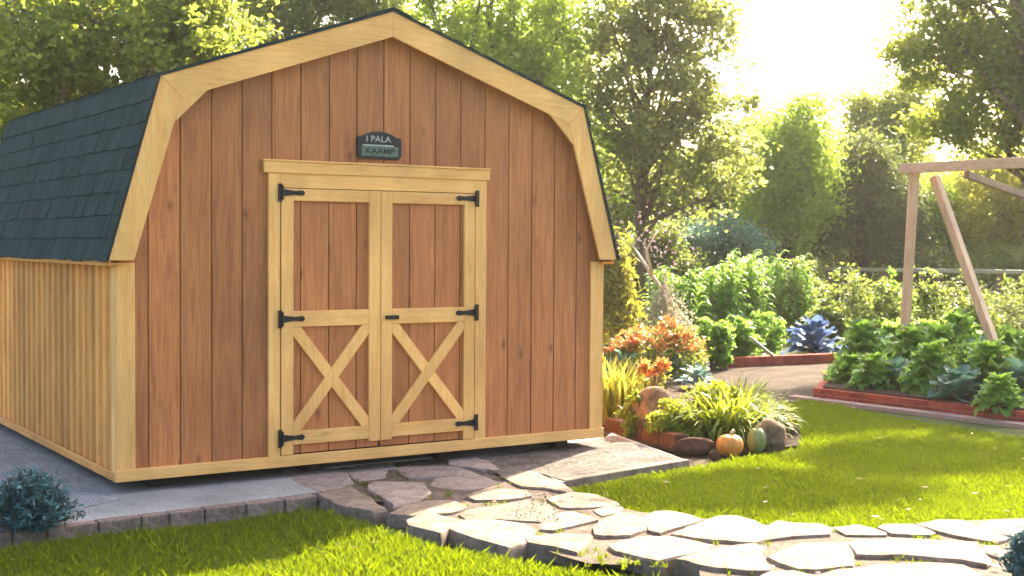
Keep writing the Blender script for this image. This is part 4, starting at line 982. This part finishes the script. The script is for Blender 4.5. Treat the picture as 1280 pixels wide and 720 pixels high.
# ---- blue juniper shrubs in the near corners
def juniper(label, px, py, wpx, hpx, seed, n=260, z=0.0, name='juniper'):
    q = G(px, py, z); a = wpx*q.y/F_PX/2; h = hpx*q.y/F_PX; t = thing(name, label, 'shrub', (q.x, q.y+a*.5, z)); rs_ = random.Random(seed); r = np.random.default_rng(seed); mb = MB(); cs = []
    for i in range(n):
        az = rs_.uniform(0, 6.283); e = rs_.uniform(.15, 1.45); d = Vector((math.cos(az)*math.cos(e)*a, math.sin(az)*math.cos(e)*a*.8, math.sin(e)*h*.9+.02))*rs_.uniform(.65, 1.08)
        mid = d*.5+Vector((0, 0, -h*.04)); mb.tube([(0, 0, 0), tuple(mid), tuple(d)], [.006, .004, .002], 4)
        for k in range(26):
            u = rs_.uniform(.35, 1.05); c_ = mid.lerp(d, (u-.5)*2) if u > .5 else (mid*u*2); cs.append(tuple(c_+Vector([rs_.gauss(0, .012) for _ in range(3)])))
    cs = np.array(cs); cs = cs[cs[:, 2] > 0.0]
    npmesh('needles', leaves(cs, .042, .28, seed, .8), 4, M['juniper'], t); mb.build('twigs', M['bark'], t)
juniper('blue green juniper spilling over the edging at the left edge of the photo', 26, 668, 128, 74, 81, 380)
juniper('blue green shrub in the bottom right corner beside the last slabs', 1290, 728, 64, 62, 82, 240)
pb_ = random.Random(77)
mb = MB()
for i in range(140):
    q = G(pb_.uniform(1192, 1290), pb_.uniform(684, 722), -.03); s = pb_.uniform(.006, .018)
    mb.add([(q.x-s, q.y, -.03), (q.x, q.y-s, -.03), (q.x+s, q.y, -.03), (q.x, q.y+s, -.03), (q.x, q.y, -.03+s*.9), ], [(0, 1, 4), (1, 2, 4), (2, 3, 4), (3, 0, 4)])
tag(mb.build('pebbles', M['stone_dk']), 'loose grey pebbles between the last slabs and the corner shrub', 'pebbles', kind='stuff')
# fallen soil crumbs and leaves on the lit stones
mb = MB()
for i in range(260):
    cx_, cy2 = pb_.choice([(668, 625), (690, 648), (655, 640), (680, 618)]); q = G(pb_.gauss(cx_, 14), pb_.gauss(cy2, 5), .012); s = pb_.uniform(.003, .009)
    mb.add([(q.x-s, q.y, .010), (q.x, q.y-s*.8, .010), (q.x+s, q.y, .012), (q.x, q.y+s, .010), (q.x, q.y, .010+s*.7)], [(0, 1, 4), (1, 2, 4), (2, 3, 4), (3, 0, 4)])
tag(mb.build('soil_crumbs', M['joint']), 'brown soil crumbs scattered over the sunlit stones', 'soil', kind='stuff')

# small tufts rooted in the joints and ragged grass against the stones, a few fallen leaves
stp = [[G(x, y, 0) for x, y in st[0]] for st in STONES]
def joints(n, seed):
    r = np.random.default_rng(seed); P = [G(x, y, 0) for x, y in path_px[:18]+path_px[19:]]; xs = r.uniform(-2.3, 3.6, n); ys = r.uniform(6.6, 9.8, n)
    k = in_poly(xs, ys, P)
    for q in stp: k &= ~in_poly(xs, ys, q)
    return xs[k], ys[k]
jx, jy = joints(2600, 5); r = np.random.default_rng(6); cl = r.normal(size=len(jx)); k = np.sin(jx*5+np.sin(jy*7)*2) > .1; jx, jy = jx[k], jy[k]
V = []
for x, y in zip(jx, jy):
    for _ in range(9):
        a = r.uniform(0, 6.28); h = r.uniform(.012, .04); ox, oy = r.normal(0, .010, 2); w_ = .0028; l = r.normal(0, .014, 2)
        V += [(x+ox-math.cos(a)*w_, y+oy-math.sin(a)*w_, -.02), (x+ox+math.cos(a)*w_, y+oy+math.sin(a)*w_, -.02), (x+ox+l[0]*.4+math.cos(a)*w_, y+oy+l[1]*.4, -.02+h*.6), (x+ox+l[0], y+oy+l[1], -.02+h)]
tag(npmesh('joint_grass', np.array(V), 4, M['grass']), 'small tufts of grass and moss in the joints between the flagstones', 'grass', kind='stuff')
fx = r.uniform(-3.5, 5, 900); fy = r.uniform(6.2, 14, 900); keep = in_poly(fx, fy, lawnA) | in_poly(fx, fy, lawnB) | in_poly(fx, fy, [G(x, y, 0) for x, y in path_px]); fx, fy = fx[keep][:150], fy[keep][:150]
onp = in_poly(fx, fy, [G(x, y, 0) for x, y in path_px]); zc = np.where(onp, .016, GZ+.045)
lv = leaves(np.stack([fx, fy, zc], 1), .05, .6, 12, .3); lv[:, 2] = np.repeat(zc, 4)+(lv[:, 2]-np.repeat(zc, 4))*.18
tag(npmesh('fallen_leaves', lv, 4, M['dead_leaf']), 'few dry leaves fallen on the lawn and the stones', 'leaves', kind='stuff')

# ------------------------------------------------------------------ trees and bushes behind
def btree(name, label, cat, px, dep, lobes_px, nclump, per, rc, leaf, mat, seed, tr=.15, ttop=None, **k):
    """lobes given as (px, py, half width px, half height px, depth offset m) at the tree's own distance"""
    b = Vector(base(px, dep)); L = []
    for x, y, a, h, dy in lobes_px:
        d2 = dep+dy; c_ = AT(x, y, d2); L.append((c_.x-b.x, dy, c_.z-GZ, a*d2/F_PX, min(a, h)*d2/F_PX*.9, h*d2/F_PX))
    tt = None
    if ttop: c_ = AT(ttop[0], ttop[1], dep); tt = (c_.x-b.x, 0, c_.z-GZ)
    return tree(name, label, cat, tuple(b), L, nclump, per, rc, leaf, mat, seed, tr, tt, **k)
# left, behind the shed
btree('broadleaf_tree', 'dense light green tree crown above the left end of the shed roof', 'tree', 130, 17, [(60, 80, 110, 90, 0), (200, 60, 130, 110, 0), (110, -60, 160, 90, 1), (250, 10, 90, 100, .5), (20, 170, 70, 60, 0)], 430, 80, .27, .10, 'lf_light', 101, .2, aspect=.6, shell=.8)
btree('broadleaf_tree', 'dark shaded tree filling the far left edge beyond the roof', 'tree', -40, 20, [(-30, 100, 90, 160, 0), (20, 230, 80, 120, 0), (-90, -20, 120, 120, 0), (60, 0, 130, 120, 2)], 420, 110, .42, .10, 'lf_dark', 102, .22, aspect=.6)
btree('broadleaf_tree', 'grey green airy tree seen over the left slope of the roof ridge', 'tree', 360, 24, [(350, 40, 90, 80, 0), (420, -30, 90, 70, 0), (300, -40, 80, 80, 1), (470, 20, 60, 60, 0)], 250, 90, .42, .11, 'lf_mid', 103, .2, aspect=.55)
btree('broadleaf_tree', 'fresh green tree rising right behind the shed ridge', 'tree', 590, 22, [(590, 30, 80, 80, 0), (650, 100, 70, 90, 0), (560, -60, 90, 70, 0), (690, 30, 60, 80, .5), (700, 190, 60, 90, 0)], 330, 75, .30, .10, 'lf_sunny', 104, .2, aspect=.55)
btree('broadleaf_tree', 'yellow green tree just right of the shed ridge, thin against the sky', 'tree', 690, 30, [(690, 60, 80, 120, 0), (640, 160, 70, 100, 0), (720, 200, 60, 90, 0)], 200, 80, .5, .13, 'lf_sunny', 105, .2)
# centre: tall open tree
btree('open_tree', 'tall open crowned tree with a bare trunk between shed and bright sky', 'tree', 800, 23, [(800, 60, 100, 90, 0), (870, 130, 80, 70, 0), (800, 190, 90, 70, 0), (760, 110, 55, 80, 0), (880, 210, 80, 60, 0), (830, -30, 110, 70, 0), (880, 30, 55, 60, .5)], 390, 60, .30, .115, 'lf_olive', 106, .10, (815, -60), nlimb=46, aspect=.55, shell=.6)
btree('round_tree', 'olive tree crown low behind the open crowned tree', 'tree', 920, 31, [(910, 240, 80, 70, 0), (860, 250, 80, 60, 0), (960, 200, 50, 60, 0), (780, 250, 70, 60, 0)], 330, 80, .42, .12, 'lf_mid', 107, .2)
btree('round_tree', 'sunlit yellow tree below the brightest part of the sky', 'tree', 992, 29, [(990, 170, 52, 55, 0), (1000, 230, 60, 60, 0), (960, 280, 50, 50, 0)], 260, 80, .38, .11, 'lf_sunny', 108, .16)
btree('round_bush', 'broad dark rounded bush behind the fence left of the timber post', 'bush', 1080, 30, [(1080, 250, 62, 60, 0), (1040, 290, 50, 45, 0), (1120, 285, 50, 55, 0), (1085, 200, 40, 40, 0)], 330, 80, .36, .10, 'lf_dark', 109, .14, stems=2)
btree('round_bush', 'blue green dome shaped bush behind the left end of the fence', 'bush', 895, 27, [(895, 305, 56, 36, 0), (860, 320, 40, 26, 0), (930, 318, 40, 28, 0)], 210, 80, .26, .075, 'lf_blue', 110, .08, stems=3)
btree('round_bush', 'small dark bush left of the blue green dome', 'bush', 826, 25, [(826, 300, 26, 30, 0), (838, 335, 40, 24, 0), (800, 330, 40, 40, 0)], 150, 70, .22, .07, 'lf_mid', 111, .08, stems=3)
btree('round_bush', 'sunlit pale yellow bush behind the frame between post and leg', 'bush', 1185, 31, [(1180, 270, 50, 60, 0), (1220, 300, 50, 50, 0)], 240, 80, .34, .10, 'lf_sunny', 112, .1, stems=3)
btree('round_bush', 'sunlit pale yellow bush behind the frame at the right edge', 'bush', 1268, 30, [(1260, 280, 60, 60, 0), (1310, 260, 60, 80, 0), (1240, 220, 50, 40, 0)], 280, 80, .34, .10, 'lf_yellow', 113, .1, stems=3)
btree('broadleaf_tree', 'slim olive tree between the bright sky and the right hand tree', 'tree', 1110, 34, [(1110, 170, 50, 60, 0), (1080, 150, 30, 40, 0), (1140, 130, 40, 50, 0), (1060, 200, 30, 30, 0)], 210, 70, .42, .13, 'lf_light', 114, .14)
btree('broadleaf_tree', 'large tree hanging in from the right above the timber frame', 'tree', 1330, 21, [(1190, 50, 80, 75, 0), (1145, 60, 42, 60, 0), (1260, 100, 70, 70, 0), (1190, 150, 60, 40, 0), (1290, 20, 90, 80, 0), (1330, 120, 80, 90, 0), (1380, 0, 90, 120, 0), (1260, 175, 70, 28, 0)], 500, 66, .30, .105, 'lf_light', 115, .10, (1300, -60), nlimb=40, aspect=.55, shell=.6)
btree('broadleaf_tree', 'unseen tree added right of the timber frame, high boughs shaped to dapple the lawn', 'tree', 1365, 19.8, [(1222, -182, 92, 42, -1.8), (1330, -150, 90, 40, -.2), (1147, -108, 90, 46, 1.5), (1242, -100, 84, 46, 2.2), (1339, -95, 80, 50, 2.6)], 420, 120, .30, .125, 'lf_dark', 116, .17, (1365, -170), nlimb=40, aspect=.6, shell=.6)  # added out of view; boughs and dark leaves set to shade the lawn
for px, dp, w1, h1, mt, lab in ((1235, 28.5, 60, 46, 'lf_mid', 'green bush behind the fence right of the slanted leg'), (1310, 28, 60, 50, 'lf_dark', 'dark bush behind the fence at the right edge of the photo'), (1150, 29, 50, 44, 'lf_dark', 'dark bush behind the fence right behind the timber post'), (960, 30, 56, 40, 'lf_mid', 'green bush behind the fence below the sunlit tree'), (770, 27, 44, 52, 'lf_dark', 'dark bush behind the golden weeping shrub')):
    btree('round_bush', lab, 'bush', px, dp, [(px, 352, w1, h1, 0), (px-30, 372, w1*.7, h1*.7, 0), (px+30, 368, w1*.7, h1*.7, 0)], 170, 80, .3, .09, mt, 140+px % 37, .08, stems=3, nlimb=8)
# far belt of trees closing the garden
far = [(740, 44, 200, 'lf_mid', 'far tree crown seen low behind the open crowned trunk'), (850, 46, 215, 'lf_olive', 'far olive tree crown behind the round olive crown'), (950, 45, 235, 'lf_light', 'far tree crown low under the bright sky, left side'),
       (1045, 47, 225, 'lf_mid', 'far tree crown low under the bright sky, right side'), (1150, 44, 190, 'lf_light', 'far tree crown behind the timber post'), (1255, 46, 170, 'lf_mid', 'far tree crown behind the beam'), (1350, 42, 150, 'lf_mid', 'far tree crown beyond the right edge of the photo'),
       (600, 42, 120, 'lf_mid', 'far tree crown hidden mostly by the shed ridge')]
for i, (px, dep, ty, mt, lab) in enumerate(far):
    btree('far_tree', lab, 'tree', px, dep, [(px, ty+60, 62, 60, 0), (px-35, ty+110, 50, 60, 0), (px+35, ty+100, 50, 60, 0)], 200, 70, .62, .17, mt, 120+i, .2, nlimb=8, group='far trees closing the garden')

# ------------------------------------------------------------------ warm morning haze
mb = MB(); mb.box(-60, 60, -20, 70, -1.2, 26); hz = mb.build('haze', M['dark'])
hm = bpy.data.materials.new('thin_warm_haze'); hm.use_nodes = True; n = hm.node_tree; n.nodes.clear()
ho = n.nodes.new('ShaderNodeOutputMaterial'); pv = n.nodes.new('ShaderNodeVolumePrincipled')
pv.inputs['Color'].default_value = (1, .96, .86, 1); pv.inputs['Density'].default_value = HAZE; pv.inputs['Anisotropy'].default_value = .6
n.links.new(pv.outputs[0], ho.inputs['Volume']); hz.data.materials.clear(); hz.data.materials.append(hm)
tag(hz, 'thin warm haze in the garden air', 'haze', kind='stuff')
